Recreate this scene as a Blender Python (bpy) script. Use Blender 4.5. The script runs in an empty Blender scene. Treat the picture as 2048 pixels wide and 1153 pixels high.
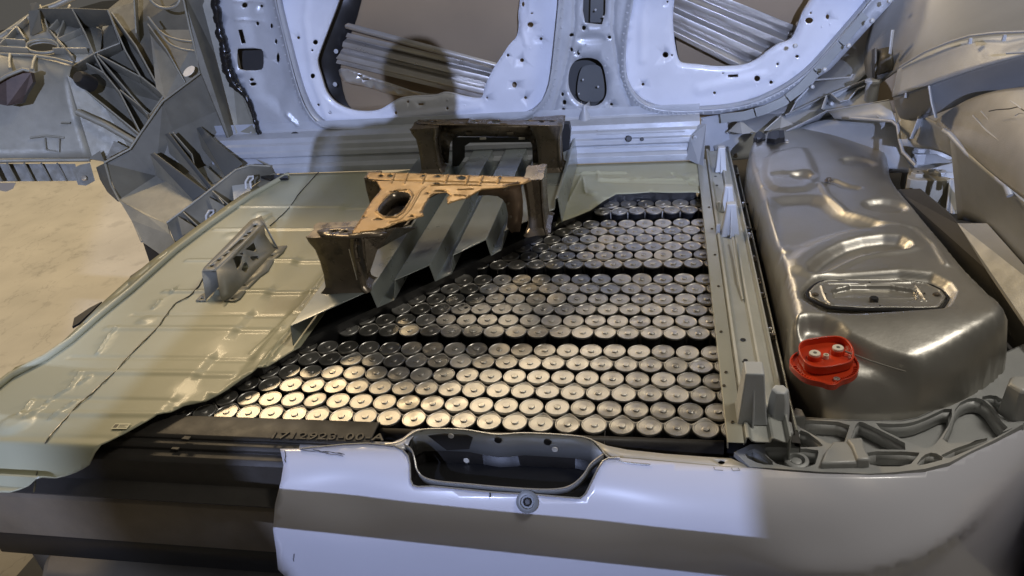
import bpy, bmesh, math, random
import numpy as np
from mathutils import Vector, Matrix, noise
from mathutils.geometry import delaunay_2d_cdt
random.seed(7); rs = np.random.RandomState(7)
S = bpy.context.scene; COL = S.collection
# ---------------------------------------------------------------- camera
F0, AX, AR, AZ = 1524.96, 1.0585816, -0.1124752, 0.2248366
CAM = np.array([0.9750667, -1.0983608, 0.9249283])
def _rz(a): return np.array([[math.cos(a), -math.sin(a), 0], [math.sin(a), math.cos(a), 0], [0, 0, 1]])
def _rx(a): return np.array([[1, 0, 0], [0, math.cos(a), -math.sin(a)], [0, math.sin(a), math.cos(a)]])
RM = _rz(AZ) @ _rx(AX) @ _rz(AR)
cd = bpy.data.cameras.new('camera'); cam = bpy.data.objects.new('camera', cd); COL.objects.link(cam)
cd.sensor_width = 36; cd.lens = 36 * F0 / 2048; cd.clip_start = .01; cd.clip_end = 200
mw = Matrix([list(RM[i]) + [CAM[i]] for i in range(3)] + [[0, 0, 0, 1]]); cam.matrix_world = mw
S.camera = cam
# ---------------------------------------------------------------- world and lamps
wd = bpy.data.worlds.new('World'); S.world = wd; wd.use_nodes = True
bg = wd.node_tree.nodes['Background']; bg.inputs[0].default_value = (.95, .90, .82, 1); bg.inputs[1].default_value = .09
S.view_settings.view_transform = 'Standard'; S.view_settings.look = 'None'; S.view_settings.exposure = 0; S.view_settings.gamma = 1
def aim(o, tgt):
    o.rotation_euler = (Vector(tgt) - o.location).to_track_quat('-Z', 'Y').to_euler()
def lamp(name, kind, loc, tgt, power, col, **kw):
    l = bpy.data.lights.new(name, kind); l.energy = power; l.color = col
    for k, v in kw.items(): setattr(l, k, v)
    o = bpy.data.objects.new(name, l); COL.objects.link(o); o.location = loc; aim(o, tgt); return o
WARM = (1, .76, .46); COOL = (.52, .62, 1.0)
L1 = (2.3, -6.0, 2.6); L2 = (-.1, -3.3, 2.25)
lamp('warm_hall_lamp', 'AREA', (-1.9, 3.0, 3.0), (.1, .3, 0), 84, WARM, shape='RECTANGLE', size=.9, size_y=.7)
lamp('warm_hall_lamp', 'AREA', (-.6, 4.8, 2.95), (.6, .4, 0), 46, (1, .84, .62), shape='RECTANGLE', size=1.3, size_y=.45)
lamp('warm_floor_fill', 'SPOT', (-6.0, 2.0, 4.6), (-3.3, 2.2, -.6), 1300, (1, .84, .60), spot_size=math.radians(52), spot_blend=.6, shadow_soft_size=.3)  # added spot that brightens the hall floor at left, clear of the car
lamp('warm_near_lamp', 'AREA', (2.6, .2, 3.0), (1.3, .2, 0), 37, (1, .95, .86), shape='RECTANGLE', size=.8, size_y=.5)
lamp('cool_spot_lamp', 'SPOT', L1, (.65, 1.3, .3), 2250, COOL, spot_size=math.radians(30), spot_blend=.1, shadow_soft_size=.018)
lamp('cool_spot_lamp', 'SPOT', L2, (.75, -.2, -.05), 440, COOL, spot_size=math.radians(36), spot_blend=.1, shadow_soft_size=.007)
# ---------------------------------------------------------------- projection helpers (photo pixel, 2048 wide -> point in the place)
def rays(p):
    p = np.atleast_2d(np.array(p, float))
    d = np.stack([(p[:, 0] - 1024) / F0, -(p[:, 1] - 576.5) / F0, -np.ones(len(p))], 1)
    return d @ RM.T
def P(x, y, z):
    d = rays((x, y))[0]; return CAM + d * (z - CAM[2]) / d[2]
def PY(x, y, Y):
    d = rays((x, y))[0]; return CAM + d * (Y - CAM[1]) / d[1]
def PX(x, y, X):
    d = rays((x, y))[0]; return CAM + d * (X - CAM[0]) / d[0]
def PR(x, y, r):
    d = rays((x, y))[0]; return CAM + d / np.linalg.norm(d) * r
class Frame:
    def __init__(s, O, U, V):
        s.O = np.array(O, float); s.U = np.array(U, float); s.U /= np.linalg.norm(s.U)
        V = np.array(V, float); V = V - s.U * (V @ s.U); s.V = V / np.linalg.norm(V); s.N = np.cross(s.U, s.V)
    def w(s, u, v, h=0): return s.O + s.U * u + s.V * v + s.N * h
    def px(s, x, y, h=0):
        d = rays((x, y))[0]; O = s.O + s.N * h; t = ((O - CAM) @ s.N) / (d @ s.N); q = CAM + d * t - O
        return (q @ s.U, q @ s.V)
    def p3(s, x, y, h=0):
        u, v = s.px(x, y, h); return s.w(u, v, h)
    def pxs(s, L, h=0): return [s.px(x, y, h) for x, y in L]
def plane3(a, b, c):           # a, b, c: world points; normal turned to the camera
    a, b, c = map(np.array, (a, b, c)); f = Frame(a, b - a, c - a)
    if (CAM - a) @ f.N < 0: f = Frame(a, b - a, a - c)
    return f
FZ = lambda z: Frame((0, 0, z), (1, 0, 0), (0, 1, 0))
FY = lambda y: Frame((0, y, 0), (1, 0, 0), (0, 0, 1))      # normal -Y, towards the camera
# ---------------------------------------------------------------- materials
MATS = {}
def mat(name, col, rough=.5, metal=0., var=.06, scale=14, bump=0., bscale=180, coat=0., rvar=.0, spots=None, aniso=0):
    if name in MATS: return MATS[name]
    m = bpy.data.materials.new(name); m.use_nodes = True; nt = m.node_tree; N = nt.nodes; L = nt.links
    b = N['Principled BSDF']; b.inputs['Roughness'].default_value = rough; b.inputs['Metallic'].default_value = metal
    b.inputs['Coat Weight'].default_value = coat; b.inputs['Coat Roughness'].default_value = .10
    tc = N.new('ShaderNodeTexCoord'); n = N.new('ShaderNodeTexNoise'); n.inputs['Scale'].default_value = scale; n.inputs['Detail'].default_value = 6
    L.new(tc.outputs['Object'], n.inputs['Vector'])
    r = N.new('ShaderNodeMapRange'); r.inputs[1].default_value = .3; r.inputs[2].default_value = .7
    r.inputs[3].default_value = 1 - var; r.inputs[4].default_value = 1 + var; L.new(n.outputs[0], r.inputs[0])
    mx = N.new('ShaderNodeVectorMath'); mx.operation = 'SCALE'; mx.inputs[0].default_value = col[:3]; L.new(r.outputs[0], mx.inputs['Scale'])
    out = mx.outputs[0]
    if spots:
        sc, thr, sm = spots
        n3 = N.new('ShaderNodeTexNoise'); n3.inputs['Scale'].default_value = sc; n3.inputs['Detail'].default_value = 8; n3.inputs['Roughness'].default_value = .7
        L.new(tc.outputs['Object'], n3.inputs['Vector'])
        r3 = N.new('ShaderNodeMapRange'); r3.inputs[1].default_value = thr; r3.inputs[2].default_value = thr + .08; r3.inputs[3].default_value = 1; r3.inputs[4].default_value = sm
        L.new(n3.outputs[0], r3.inputs[0])
        m3 = N.new('ShaderNodeVectorMath'); m3.operation = 'SCALE'; L.new(out, m3.inputs[0]); L.new(r3.outputs[0], m3.inputs['Scale']); out = m3.outputs[0]
    L.new(out, b.inputs['Base Color'])
    if rvar:
        n4 = N.new('ShaderNodeTexNoise'); n4.inputs['Scale'].default_value = scale * 2.3; n4.inputs['Detail'].default_value = 7
        L.new(tc.outputs['Object'], n4.inputs['Vector'])
        r4 = N.new('ShaderNodeMapRange'); r4.inputs[1].default_value = .3; r4.inputs[2].default_value = .7; r4.inputs[3].default_value = max(.02, rough - rvar); r4.inputs[4].default_value = rough + rvar
        L.new(n4.outputs[0], r4.inputs[0]); L.new(r4.outputs[0], b.inputs['Roughness'])
    if bump:
        n2 = N.new('ShaderNodeTexNoise'); n2.inputs['Scale'].default_value = bscale; n2.inputs['Detail'].default_value = 4; L.new(tc.outputs['Object'], n2.inputs['Vector'])
        bp = N.new('ShaderNodeBump'); bp.inputs['Strength'].default_value = bump; bp.inputs['Distance'].default_value = .002
        L.new(n2.outputs[0], bp.inputs['Height']); L.new(bp.outputs[0], b.inputs['Normal'])
    MATS[name] = m; return m
M_lid = mat('olive_floor_paint', (.36, .355, .24), .46, 0, .04, 5, .03, 60, coat=.10, rvar=.03)
M_cast = mat('cast_aluminium', (.25, .24, .19), .50, .2, .10, 22, .25, 420, rvar=.08)
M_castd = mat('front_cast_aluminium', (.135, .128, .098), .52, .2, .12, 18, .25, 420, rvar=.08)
M_frame = mat('grey_primer_steel', (.40, .42, .45), .40, .15, .09, 12, .14, 150, coat=.12, rvar=.10, spots=(45, .62, .86))
M_door = mat('pale_door_paint', (.62, .64, .70), .38, 0, .07, 8, .10, 110, coat=.2, rvar=.08, spots=(38, .64, .92))
M_white = mat('pale_body_paint', (.62, .62, .68), .30, 0, .03, 3, .03, 60, coat=.5)
M_skin = mat('door_skin_back', (.25, .19, .12), .5, .1, .08, 4, .05, 60)
M_beam = mat('bare_beam_steel', (.50, .48, .45), .34, .75, .08, 8, .1, 90, rvar=.08)
M_tray = mat('blue_grey_tray_paint', (.22, .245, .24), .32, .1, .08, 6, .05, 80, coat=.4, rvar=.07)
M_bronze = mat('brown_phosphated_steel', (.185, .155, .12), .32, .65, .20, 20, .05, 130, rvar=.10, spots=(24, .55, .6))
M_gold = mat('golden_heat_tinted_steel', (.34, .22, .098), .45, .55, .16, 14, .06, 120, rvar=.1, spots=(12, .62, .7))
M_steel = mat('stamped_cover_steel', (.45, .43, .385), .39, .88, .08, 5, .08, 160, rvar=.05)
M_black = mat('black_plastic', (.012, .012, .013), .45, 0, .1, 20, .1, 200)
M_blackr = mat('black_extrusion', (.045, .040, .034), .55, .1, .15, 12, .15, 120, rvar=.08)
M_seal = mat('black_sealant', (.010, .010, .011), .22, 0, .1, 30, 0)
M_ledge = mat('dark_bronze_rail', (.17, .14, .10), .42, .2, .15, 9, .15, 120, rvar=.1)
M_red = mat('orange_red_plastic', (.56, .045, .010), .32, 0, .06, 30, .05, 200, coat=.2)
M_cer = mat('pale_ceramic', (.72, .68, .58), .4, 0, .05, 60)
M_edge = mat('bare_cut_edge', (.72, .70, .66), .25, .8, .1, 60)
M_ribbon = mat('pale_potting', (.50, .47, .42), .45, .2, .1, 60)
M_conc = mat('worn_concrete', (.36, .335, .285), .70, 0, .12, 3.2, .5, 70, spots=(9, .56, .84))
def scuffs(m):
    nt = m.node_tree; N = nt.nodes; L = nt.links; b_ = N['Principled BSDF']; src = b_.inputs['Base Color'].links[0].from_socket; tc = N.new('ShaderNodeTexCoord')
    out = src
    for sc_, rot, w_, dk in ((2.3, .4, .0035, .78),):
        mp = N.new('ShaderNodeMapping'); mp.inputs['Rotation'].default_value = (0, 0, rot); mp.inputs['Scale'].default_value = (sc_, sc_ * .35, 1); L.new(tc.outputs['Object'], mp.inputs[0])
        nz = N.new('ShaderNodeTexNoise'); nz.inputs['Scale'].default_value = 1.7; nz.inputs['Detail'].default_value = 5; L.new(mp.outputs[0], nz.inputs['Vector'])
        ab = N.new('ShaderNodeMath'); ab.operation = 'SUBTRACT'; ab.inputs[1].default_value = .5; L.new(nz.outputs[0], ab.inputs[0]); a2 = N.new('ShaderNodeMath'); a2.operation = 'ABSOLUTE'; L.new(ab.outputs[0], a2.inputs[0])
        r = N.new('ShaderNodeMapRange'); r.inputs[1].default_value = 0; r.inputs[2].default_value = w_; r.inputs[3].default_value = dk; r.inputs[4].default_value = 1; L.new(a2.outputs[0], r.inputs[0])
        v = N.new('ShaderNodeVectorMath'); v.operation = 'SCALE'; L.new(out, v.inputs[0]); L.new(r.outputs[0], v.inputs['Scale']); out = v.outputs[0]
    L.new(out, b_.inputs['Base Color'])
scuffs(M_conc)
# ---------------------------------------------------------------- object helpers
def empty(name, loc=(0, 0, 0), label=None, cat=None, group=None):
    o = bpy.data.objects.new(name, None); COL.objects.link(o); o.location = loc; o.empty_display_size = .05
    if label: o['label'] = label
    if cat: o['category'] = cat
    if group: o['group'] = group
    return o
def put(name, me, m, parent=None, label=None, cat=None, kind=None, sharp=38):
    if m and not me.materials: me.materials.append(m)
    if sharp:
        for p in me.polygons: p.use_smooth = True
        me.set_sharp_from_angle(angle=math.radians(sharp))
    o = bpy.data.objects.new(name, me); COL.objects.link(o)
    if parent:
        o.parent = parent
        if parent.type == 'EMPTY': o.matrix_parent_inverse = Matrix.Translation(parent.location).inverted()
    if label: o['label'] = label
    if cat: o['category'] = cat
    if kind: o['kind'] = kind
    return o
def meshdata(name, vs, fs):
    me = bpy.data.meshes.new(name); me.from_pydata([tuple(map(float, v)) for v in vs], [], fs); me.update(); return me
def solid(o, t, off=-1):
    s = o.modifiers.new('thickness', 'SOLIDIFY'); s.thickness = t; s.offset = off; s.use_even_offset = False; return o
def bevel(o, w, seg=2, ang=35):
    b = o.modifiers.new('edge', 'BEVEL'); b.width = w; b.segments = seg; b.limit_method = 'ANGLE'; b.angle_limit = math.radians(ang); b.harden_normals = False; return o
def inside(pts, poly):
    x, y = pts[:, 0], pts[:, 1]; c = np.zeros(len(pts), bool); n = len(poly)
    for i in range(n):
        x1, y1 = poly[i]; x2, y2 = poly[(i + 1) % n]
        if y1 == y2: continue
        k = ((y1 > y) != (y2 > y)) & (x < (x2 - x1) * (y - y1) / (y2 - y1) + x1); c ^= k
    return c
def dpoly(pts, poly, closed=True):
    d = np.full(len(pts), 1e9); n = len(poly)
    for i in range(n if closed else n - 1):
        a = np.array(poly[i]); b = np.array(poly[(i + 1) % n]); ab = b - a; L = ab @ ab + 1e-12
        t = np.clip(((pts - a) @ ab) / L, 0, 1); d = np.minimum(d, np.linalg.norm(pts - (a + t[:, None] * ab), axis=1))
    return d
def sm(x): x = np.clip(x, 0, 1); return x * x * (3 - 2 * x)
class HF:                      # relief: beads along lines, pads over polygons, hollows are negative
    def __init__(s, f=None): s.it = []; s.f = f
    def bead(s, pts, w, h, closed=False): s.it.append(('b', pts, w, h, closed)); return s
    def pad(s, poly, w, h): s.it.append(('p', poly, w, h, True)); return s
    def __call__(s, p):
        z = np.zeros(len(p)) if s.f is None else s.f(p)
        for k, q, w, h, c in s.it:
            d = dpoly(p, q, c)
            if k == 'b': z = z + h * sm(1 - d / w)
            else: z = z + h * np.where(inside(p, q), sm(.5 + .5 * d / w), sm(.5 - .5 * d / w))
        return z
    def near(s, p):
        m = np.zeros(len(p), bool)
        for k, q, w, h, c in s.it:
            m |= dpoly(p, q, c) < w * 1.35
        return m
def subdiv(poly, step, closed=True):
    out = []; n = len(poly)
    for i in range(n if closed else n - 1):
        a = np.array(poly[i], float); b = np.array(poly[(i + 1) % n], float); k = max(1, int(math.ceil(np.linalg.norm(b - a) / step)))
        for j in range(k): out.append(tuple(a + (b - a) * j / k))
    if not closed: out.append(tuple(poly[-1]))
    return out
def tri(outline, holes=(), grid=None, fine=None, near=None, step=None):
    if step: outline = subdiv(outline, step)
    pts = [tuple(p) for p in outline]; faces = [list(range(len(pts)))]
    for hl in holes:
        k = len(pts); pts += [tuple(p) for p in hl]; faces.append(list(range(k, len(pts))))
    if grid:
        A = np.array(outline); lo, hi = A.min(0), A.max(0)
        def g(r):
            gx, gy = np.meshgrid(np.arange(lo[0] + r / 2, hi[0], r), np.arange(lo[1] + r / 2, hi[1], r)); gx[::2] += r * .25
            return np.stack([gx.ravel(), gy.ravel()], 1)
        Q = g(grid)
        if fine and near:
            Fp = g(fine); Fp = Fp[near(Fp)]; Q = Q[~near(Q)]; Q = np.concatenate([Q, Fp])
        k = inside(Q, outline) & (dpoly(Q, outline) > (fine or grid) * .45)
        Q = Q[k]
        for hl in holes:
            if len(Q): Q = Q[(~inside(Q, hl)) & (dpoly(Q, hl) > (fine or grid) * .3)]
        pts += [tuple(p) for p in Q]
    r = delaunay_2d_cdt([Vector(p) for p in pts], [], faces, 1, 1e-7)
    vs = np.array([(v.x, v.y) for v in r[0]]); fs = r[2]
    if holes:
        ce = np.array([vs[list(f)].mean(0) for f in fs]); k = np.ones(len(fs), bool)
        for hl in holes: k &= ~inside(ce, hl)
        fs = [f for f, kk in zip(fs, k) if kk]
    return vs, fs
def sheet(name, fr, outline, m, parent=None, holes=(), hf=None, grid=None, fine=None, thick=.0015, step=None, off=-1, bev=0, sharp=38, **kw):
    vs, fs = tri(outline, holes, grid, fine, hf.near if hf is not None else None, step)
    h = hf(vs) if hf is not None else np.zeros(len(vs))
    W = fr.O + vs[:, :1] * fr.U + vs[:, 1:] * fr.V + h[:, None] * fr.N
    me = meshdata(name, W, [list(f) for f in fs])
    o = put(name, me, m, parent, sharp=sharp, **kw)
    if thick: solid(o, thick, off)
    if bev: bevel(o, bev)
    return o
def prism(name, fr, outline, h0, h1, m, parent=None, bev=.0008, holes=(), sharp=30, **kw):
    vs, fs = tri(outline, holes); n = len(vs)
    W = np.concatenate([fr.O + vs[:, :1] * fr.U + vs[:, 1:] * fr.V + h * fr.N for h in (h0, h1)])
    F = [list(f)[::-1] for f in fs] + [[i + n for i in f] for f in fs]
    cnt = {}
    for f in fs:
        f = list(f)
        for i in range(len(f)): cnt[(f[i], f[(i + 1) % len(f)])] = 1
    for (a, b) in list(cnt):
        if (b, a) not in cnt: F.append([a, b, b + n, a + n])
    o = put(name, meshdata(name, W, F), m, parent, sharp=sharp, **kw)
    if bev: bevel(o, bev)
    return o
def quadstrip(name, A, B, m, parent=None, thick=.002, off=0, bev=0, **kw):     # wall between two 3D polylines
    n = len(A); vs = list(A) + list(B); fs = [[i, i + 1, i + 1 + n, i + n] for i in range(n - 1)]
    o = put(name, meshdata(name, vs, fs), m, parent, sharp=50, **kw)
    if thick: solid(o, thick, off)
    if bev: bevel(o, bev)
    return o
def facet(name, pts, m, parent=None, thick=.002, off=-1, **kw):
    pts = [np.array(p) for p in pts]; n = np.zeros(3)
    for i in range(len(pts)): n += np.cross(pts[i] - pts[0], pts[(i + 1) % len(pts)] - pts[0])
    if n @ (CAM - pts[0]) < 0: pts = pts[::-1]
    o = put(name, meshdata(name, pts, [list(range(len(pts)))]), m, parent, sharp=0, **kw)
    if thick: solid(o, thick, off)
    return o
def tube(name, pts, r, m, parent=None, seg=8, closed=False, cap=True, **kw):
    pts = [np.array(p, float) for p in pts]; n = len(pts); rr = r if hasattr(r, '__len__') else [r] * n
    vs = []; fs = []; up = None
    for i in range(n):
        t = pts[(i + 1) % n] - pts[i - 1] if closed else pts[min(i + 1, n - 1)] - pts[max(i - 1, 0)]
        t = t / (np.linalg.norm(t) + 1e-12)
        if up is None: up = np.array([0, 0, 1.]) if abs(t[2]) < .9 else np.array([1., 0, 0])
        a = np.cross(t, up); a /= np.linalg.norm(a); b = np.cross(a, t); up = b
        for k in range(seg): an = 2 * math.pi * k / seg; vs.append(pts[i] + rr[i] * (math.cos(an) * a + math.sin(an) * b))
    m_ = n if closed else n - 1
    for i in range(m_):
        for k in range(seg):
            j = (i + 1) % n; fs.append([i * seg + k, i * seg + (k + 1) % seg, j * seg + (k + 1) % seg, j * seg + k][::-1])
    if cap and not closed: fs += [list(range(seg)), list(range((n - 1) * seg, n * seg))[::-1]]
    return put(name, meshdata(name, vs, fs), m, parent, sharp=50, **kw)
def lathe_me(name, prof, seg=16, fr=None, m=None, ang0=0):
    fr = fr or FZ(0); vs = []; fs = []
    for r, z in prof:
        for k in range(seg): a = ang0 + 2 * math.pi * k / seg; vs.append(fr.w(r * math.cos(a), r * math.sin(a), z))
    for i in range(len(prof) - 1):
        for k in range(seg): fs.append([i * seg + k, i * seg + (k + 1) % seg, (i + 1) * seg + (k + 1) % seg, (i + 1) * seg + k])
    fs.append(list(range((len(prof) - 1) * seg, len(prof) * seg)))
    return meshdata(name, vs, fs)
def lathe(name, prof, m, parent=None, seg=16, fr=None, sharp=40, **kw): return put(name, lathe_me(name, prof, seg, fr), m, parent, sharp=sharp, **kw)
def loft(name, rows, m, parent=None, sub=2, thick=.002, rng=True, **kw):      # rows of (px, py, range) or 3D points
    R_ = [[PR(*q) if rng else np.array(q) for q in r] for r in rows]; nc = len(R_[0]); vs = [p for r in R_ for p in r]
    fs = [[i * nc + j, i * nc + j + 1, (i + 1) * nc + j + 1, (i + 1) * nc + j] for i in range(len(rows) - 1) for j in range(nc - 1)]
    a, b, c = vs[0], vs[1], vs[nc]
    cen = np.mean(vs, 0); nn = np.zeros(3)
    for f in fs: nn += np.cross(vs[f[1]] - vs[f[0]], vs[f[3]] - vs[f[0]])
    if nn @ (CAM - cen) < 0: fs = [f[::-1] for f in fs]
    o = put(name, meshdata(name, vs, fs), m, parent, sharp=60, **kw)
    s = o.modifiers.new('smooth', 'SUBSURF'); s.levels = s.render_levels = sub; s.boundary_smooth = 'PRESERVE_CORNERS'
    if thick: solid(o, thick)
    return o
def pxsurf(name, outline, Fn, m, parent=None, holes=(), grid=14, t0=.5, t1=4, thick=.0015, step=10, **kw):
    # a sheet lying on the curved surface Fn(X, Y, z) = 0 of the place, its outline given by where it is seen
    vs, fs = tri(outline, holes, grid, step=step); d = rays(vs)
    d /= np.linalg.norm(d, axis=1)[:, None]
    T = np.linspace(t0, t1, 500); best = np.full(len(vs), np.nan); prev = None
    for t in T:
        q = CAM + d * t; f = Fn(q[:, 0], q[:, 1], q[:, 2])
        if prev is not None:
            k = np.isnan(best) & (np.sign(f) != np.sign(prev)); best[k] = (tp + (t - tp) * prev[k] / (prev[k] - f[k] + 1e-12))
        prev, tp = f, t
    best = np.where(np.isnan(best), np.nanmean(best), best)
    W = CAM + d * best[:, None]
    o = put(name, meshdata(name, W, [list(f)[::-1] for f in fs]), m, parent, sharp=50, **kw)
    n = o.data.polygons[0].normal
    if np.array(n) @ (CAM - W[0]) < 0: o.data.flip_normals()
    if thick: solid(o, thick)
    return o
def circ(u, v, r, n=12, ry=None, rot=0):
    ry = ry or r; return [(u + r * math.cos(a) * math.cos(rot) - ry * math.sin(a) * math.sin(rot), v + r * math.cos(a) * math.sin(rot) + ry * math.sin(a) * math.cos(rot)) for a in [2 * math.pi * k / n for k in range(n)]]
def holepx(fr, x, y, r, ry=None, rot=0, n=12, h=0):        # hole seen as an ellipse of r x ry pixels
    return fr.pxs(circ(x, y, r, n, ry, rot), h)
def smoothpoly(pts, it=2, closed=True):
    P_ = [np.array(p, float) for p in pts]
    for _ in range(it):
        Q = []; n = len(P_)
        for i in range(n if closed else n - 1):
            a, b = P_[i], P_[(i + 1) % n]; Q += [a * .75 + b * .25, a * .25 + b * .75]
        if not closed: Q = [P_[0]] + Q[1:-1] + [P_[-1]]
        P_ = Q
    return [tuple(p) for p in P_]
def bolt(p, r, fr, m, parent, name='bolt', hgt=.003):
    f = Frame(p, fr.U, fr.V)
    return lathe(name, [(r * 1.35, 0), (r * 1.35, hgt * .3), (r, hgt * .35), (r, hgt), (r * .7, hgt * 1.15), (r * .3, hgt * 1.15), (.0001, hgt * .6)], m, parent, 8, f)
# ================================================================ floor of the hall
sheet('floor', FZ(-.62), [(-9, -6), (9, -6), (9, 12), (-9, 12)], M_conc, thick=0, kind='structure')
# ================================================================ battery pack
PITCH, DY, G1, G2, G3 = .05, .0479748, .0232667, .0307569, .0390829
pack = empty('battery_pack', (.6, .5, -.09), 'open battery pack with rows of round metal cells seen through the cut away floor', 'battery')
CUT = [(165, 905), (185, 898), (250, 866), (315, 830), (340, 820), (365, 807), (410, 797), (440, 782), (470, 765), (492, 752), (515, 738), (535, 733), (560, 718), (580, 705), (600, 694)]
cutw = [P(x, y, .03) for x, y in CUT]
TRAYCUT = lambda X: -.005 + 1.14 * X if X < .42 else .474 + 1.20 * (X - .42)      # plan line of the diagonal cut
lidcut = [(p[0], p[1]) for p in cutw] + [(.18, TRAYCUT(.18)), (.30, TRAYCUT(.30)), (.42, TRAYCUT(.42)), (.55, TRAYCUT(.55)), (.69, TRAYCUT(.69))] + \
         [tuple(P(x, y, .03)[:2]) for x, y in [(1120, 444), (1148, 434), (1180, 421), (1207, 402), (1232, 388), (1262, 387), (1300, 384), (1345, 385), (1399, 384)]]
covered = lidcut + [(1.08, 1.4), (-.8, 1.4), (-.8, -.3)]
cells = []
for r in range(21):
    y = r * DY + (G1 if r > 5 else 0) + (G2 if r > 11 else 0) + (G3 if r > 17 else 0)
    for i in range(-1, 23):
        x = (i + (.5 if r % 2 else 0)) * PITCH
        if x > 1.105: continue
        q = np.array([[x, y]])
        if inside(q, covered)[0] and dpoly(q, lidcut, False)[0] > .045: continue
        cells.append((x, y, r))
def cellmat():
    m = bpy.data.materials.new('brushed_nickel_can'); m.use_nodes = True; nt = m.node_tree; N = nt.nodes; L = nt.links; b = N['Principled BSDF']
    b.inputs['Metallic'].default_value = .92
    oi = N.new('ShaderNodeObjectInfo'); tc = N.new('ShaderNodeTexCoord')
    cr = N.new('ShaderNodeValToRGB'); cr.color_ramp.elements[0].color = (.43, .41, .37, 1); cr.color_ramp.elements[1].color = (.66, .64, .60, 1)
    L.new(oi.outputs['Random'], cr.inputs[0]); L.new(cr.outputs[0], b.inputs['Base Color'])
    mr = N.new('ShaderNodeMapRange'); mr.inputs[3].default_value = .33; mr.inputs[4].default_value = .50; L.new(oi.outputs['Random'], mr.inputs[0]); L.new(mr.outputs[0], b.inputs['Roughness'])
    ln = N.new('ShaderNodeVectorMath'); ln.operation = 'MULTIPLY'; ln.inputs[1].default_value = (1, 1, 0); L.new(tc.outputs['Object'], ln.inputs[0])
    le = N.new('ShaderNodeVectorMath'); le.operation = 'LENGTH'; L.new(ln.outputs[0], le.inputs[0])
    mu = N.new('ShaderNodeMath'); mu.operation = 'MULTIPLY'; mu.inputs[1].default_value = 2200; L.new(le.outputs['Value'], mu.inputs[0])
    si = N.new('ShaderNodeMath'); si.operation = 'SINE'; L.new(mu.outputs[0], si.inputs[0])
    bp = N.new('ShaderNodeBump'); bp.inputs['Strength'].default_value = .25; bp.inputs['Distance'].default_value = .0004; L.new(si.outputs[0], bp.inputs['Height']); L.new(bp.outputs[0], b.inputs['Normal'])
    return m
M_cell = cellmat()
R0 = .0236
cme = lathe_me('battery_cell', [(R0 - .0012, -.06), (R0 - .0012, -.006), (R0, -.0045), (R0, -.001), (R0 - .0007, 0), (R0 - .0017, .0001), (R0 - .0026, -.0009), (.0095, -.0009), (.0001, -.0009)], 28)
tme = lathe_me('terminal', [(.0068, -.0012), (.0068, .0008), (.0061, .0013), (.0001, .0013)], 16)
for me in (cme, tme):
    me.materials.append(M_cell); me.materials.append(M_black)
    for p in me.polygons:
        if me is cme and p.center.z < -.004: p.material_index = 1  # can sides coloured black for the shade between the cells
    for p in me.polygons: p.use_smooth = True
    me.set_sharp_from_angle(angle=math.radians(30))
inv = Matrix.Translation(pack.location).inverted()
for x, y, r in cells:
    o = bpy.data.objects.new('battery_cell', cme); COL.objects.link(o); o.parent = pack; o.matrix_parent_inverse = inv
    o.location = (x + rs.normal(0, .0003), y + rs.normal(0, .0003), rs.normal(0, .0004))
    tl = .045 if rs.rand() < .10 else .008; o.rotation_euler = (rs.normal(0, tl), rs.normal(0, tl), rs.uniform(0, 6.28))
    t = bpy.data.objects.new('terminal', tme); COL.objects.link(t); t.parent = o
    t.rotation_euler = (rs.normal(0, .012), rs.normal(0, .012), 0)
# pale wavy ribbons between paired rows
for r in range(0, 21, 2):
    if r + 1 > 20: break
    off = (G1 if r > 5 else 0) + (G2 if r > 11 else 0) + (G3 if r > 17 else 0)
    xs = [x for x, y, q in cells if q == r]
    y0 = r * DY + off + DY / 2; pts = []
    for k in range(int((1.11 - min(xs)) / .00625)):
        x = min(xs) + k * .00625; pts.append(np.array([x, y0 + .0100 * math.cos(2 * math.pi * x / PITCH), 0]))
    quadstrip('ribbon', [p + (0, 0, -.05) for p in pts], [p + (0, 0, -.0045) for p in pts], M_ribbon, pack, thick=.0022)
prism('pack_tray', FZ(-.075), [(-.45, -.14), (1.135, -.11), (1.135, 1.22), (-.45, 1.22)], -.02, 0, M_black, pack)
# black filler added under the floor cover to darken the gap, set back
gap_filler = [(q[0] - .022, q[1] + .012) for q in lidcut[3:-1]] + [(1.07, 1.03), (1.07, 1.22), (-.36, 1.22), (-.36, -.03), (-.09, -.03)]
prism('dark_gap_filler', FZ(0), gap_filler, -.07, .022, M_black, pack, bev=0)
# near side extrusion: text ledge, steps, dark groove, brown shelf, face
def extrude_x(name, prof, x0, x1, m, parent, seg=1, thick=.003, skew=0, **kw):
    A = []; fs = []; n = len(prof); xs = [x0 + (x1 - x0) * k / seg for k in range(seg + 1)]
    for x in xs: A += [(x, y, z) for y, z in prof]
    for k in range(seg):
        for i in range(n - 1): fs.append([k * n + i, (k + 1) * n + i, (k + 1) * n + i + 1, k * n + i + 1][::-1])
    o = put(name, meshdata(name, A, fs), m, parent, sharp=30, **kw)
    nn = np.array(o.data.polygons[0].normal)
    solid(o, thick); return o
def yz(x, y, z): p = P(x, y, z); return (p[1], z)
side = empty('side_rail', (.2, -.2, -.15), 'dark extruded side rail of the battery pack with raised part number 1712923-00-A', 'rail')
prof = [(-.024, -.075), (-.024, .003), (-.028, .0046), (-.080, .0046), (-.083, .002), (-.083, -.004), (-.096, -.005), (-.1, -.009), (-.1, -.017), (-.118, -.018), (-.124, -.024), (-.13, -.075), (-.17, -.085)]
o = extrude_x('top_ledge', prof[::-1], -.36, .440, M_blackr, side, thick=.004); bevel(o, .0012)
o = extrude_x('top_ledge', [(-.0265, -.075), (-.0265, -.009), (-.028, -.008), (-.033, -.008), (-.0345, -.010), (-.0345, -.075)][::-1], .4405, 1.08, M_blackr, side, thick=.004)
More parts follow.
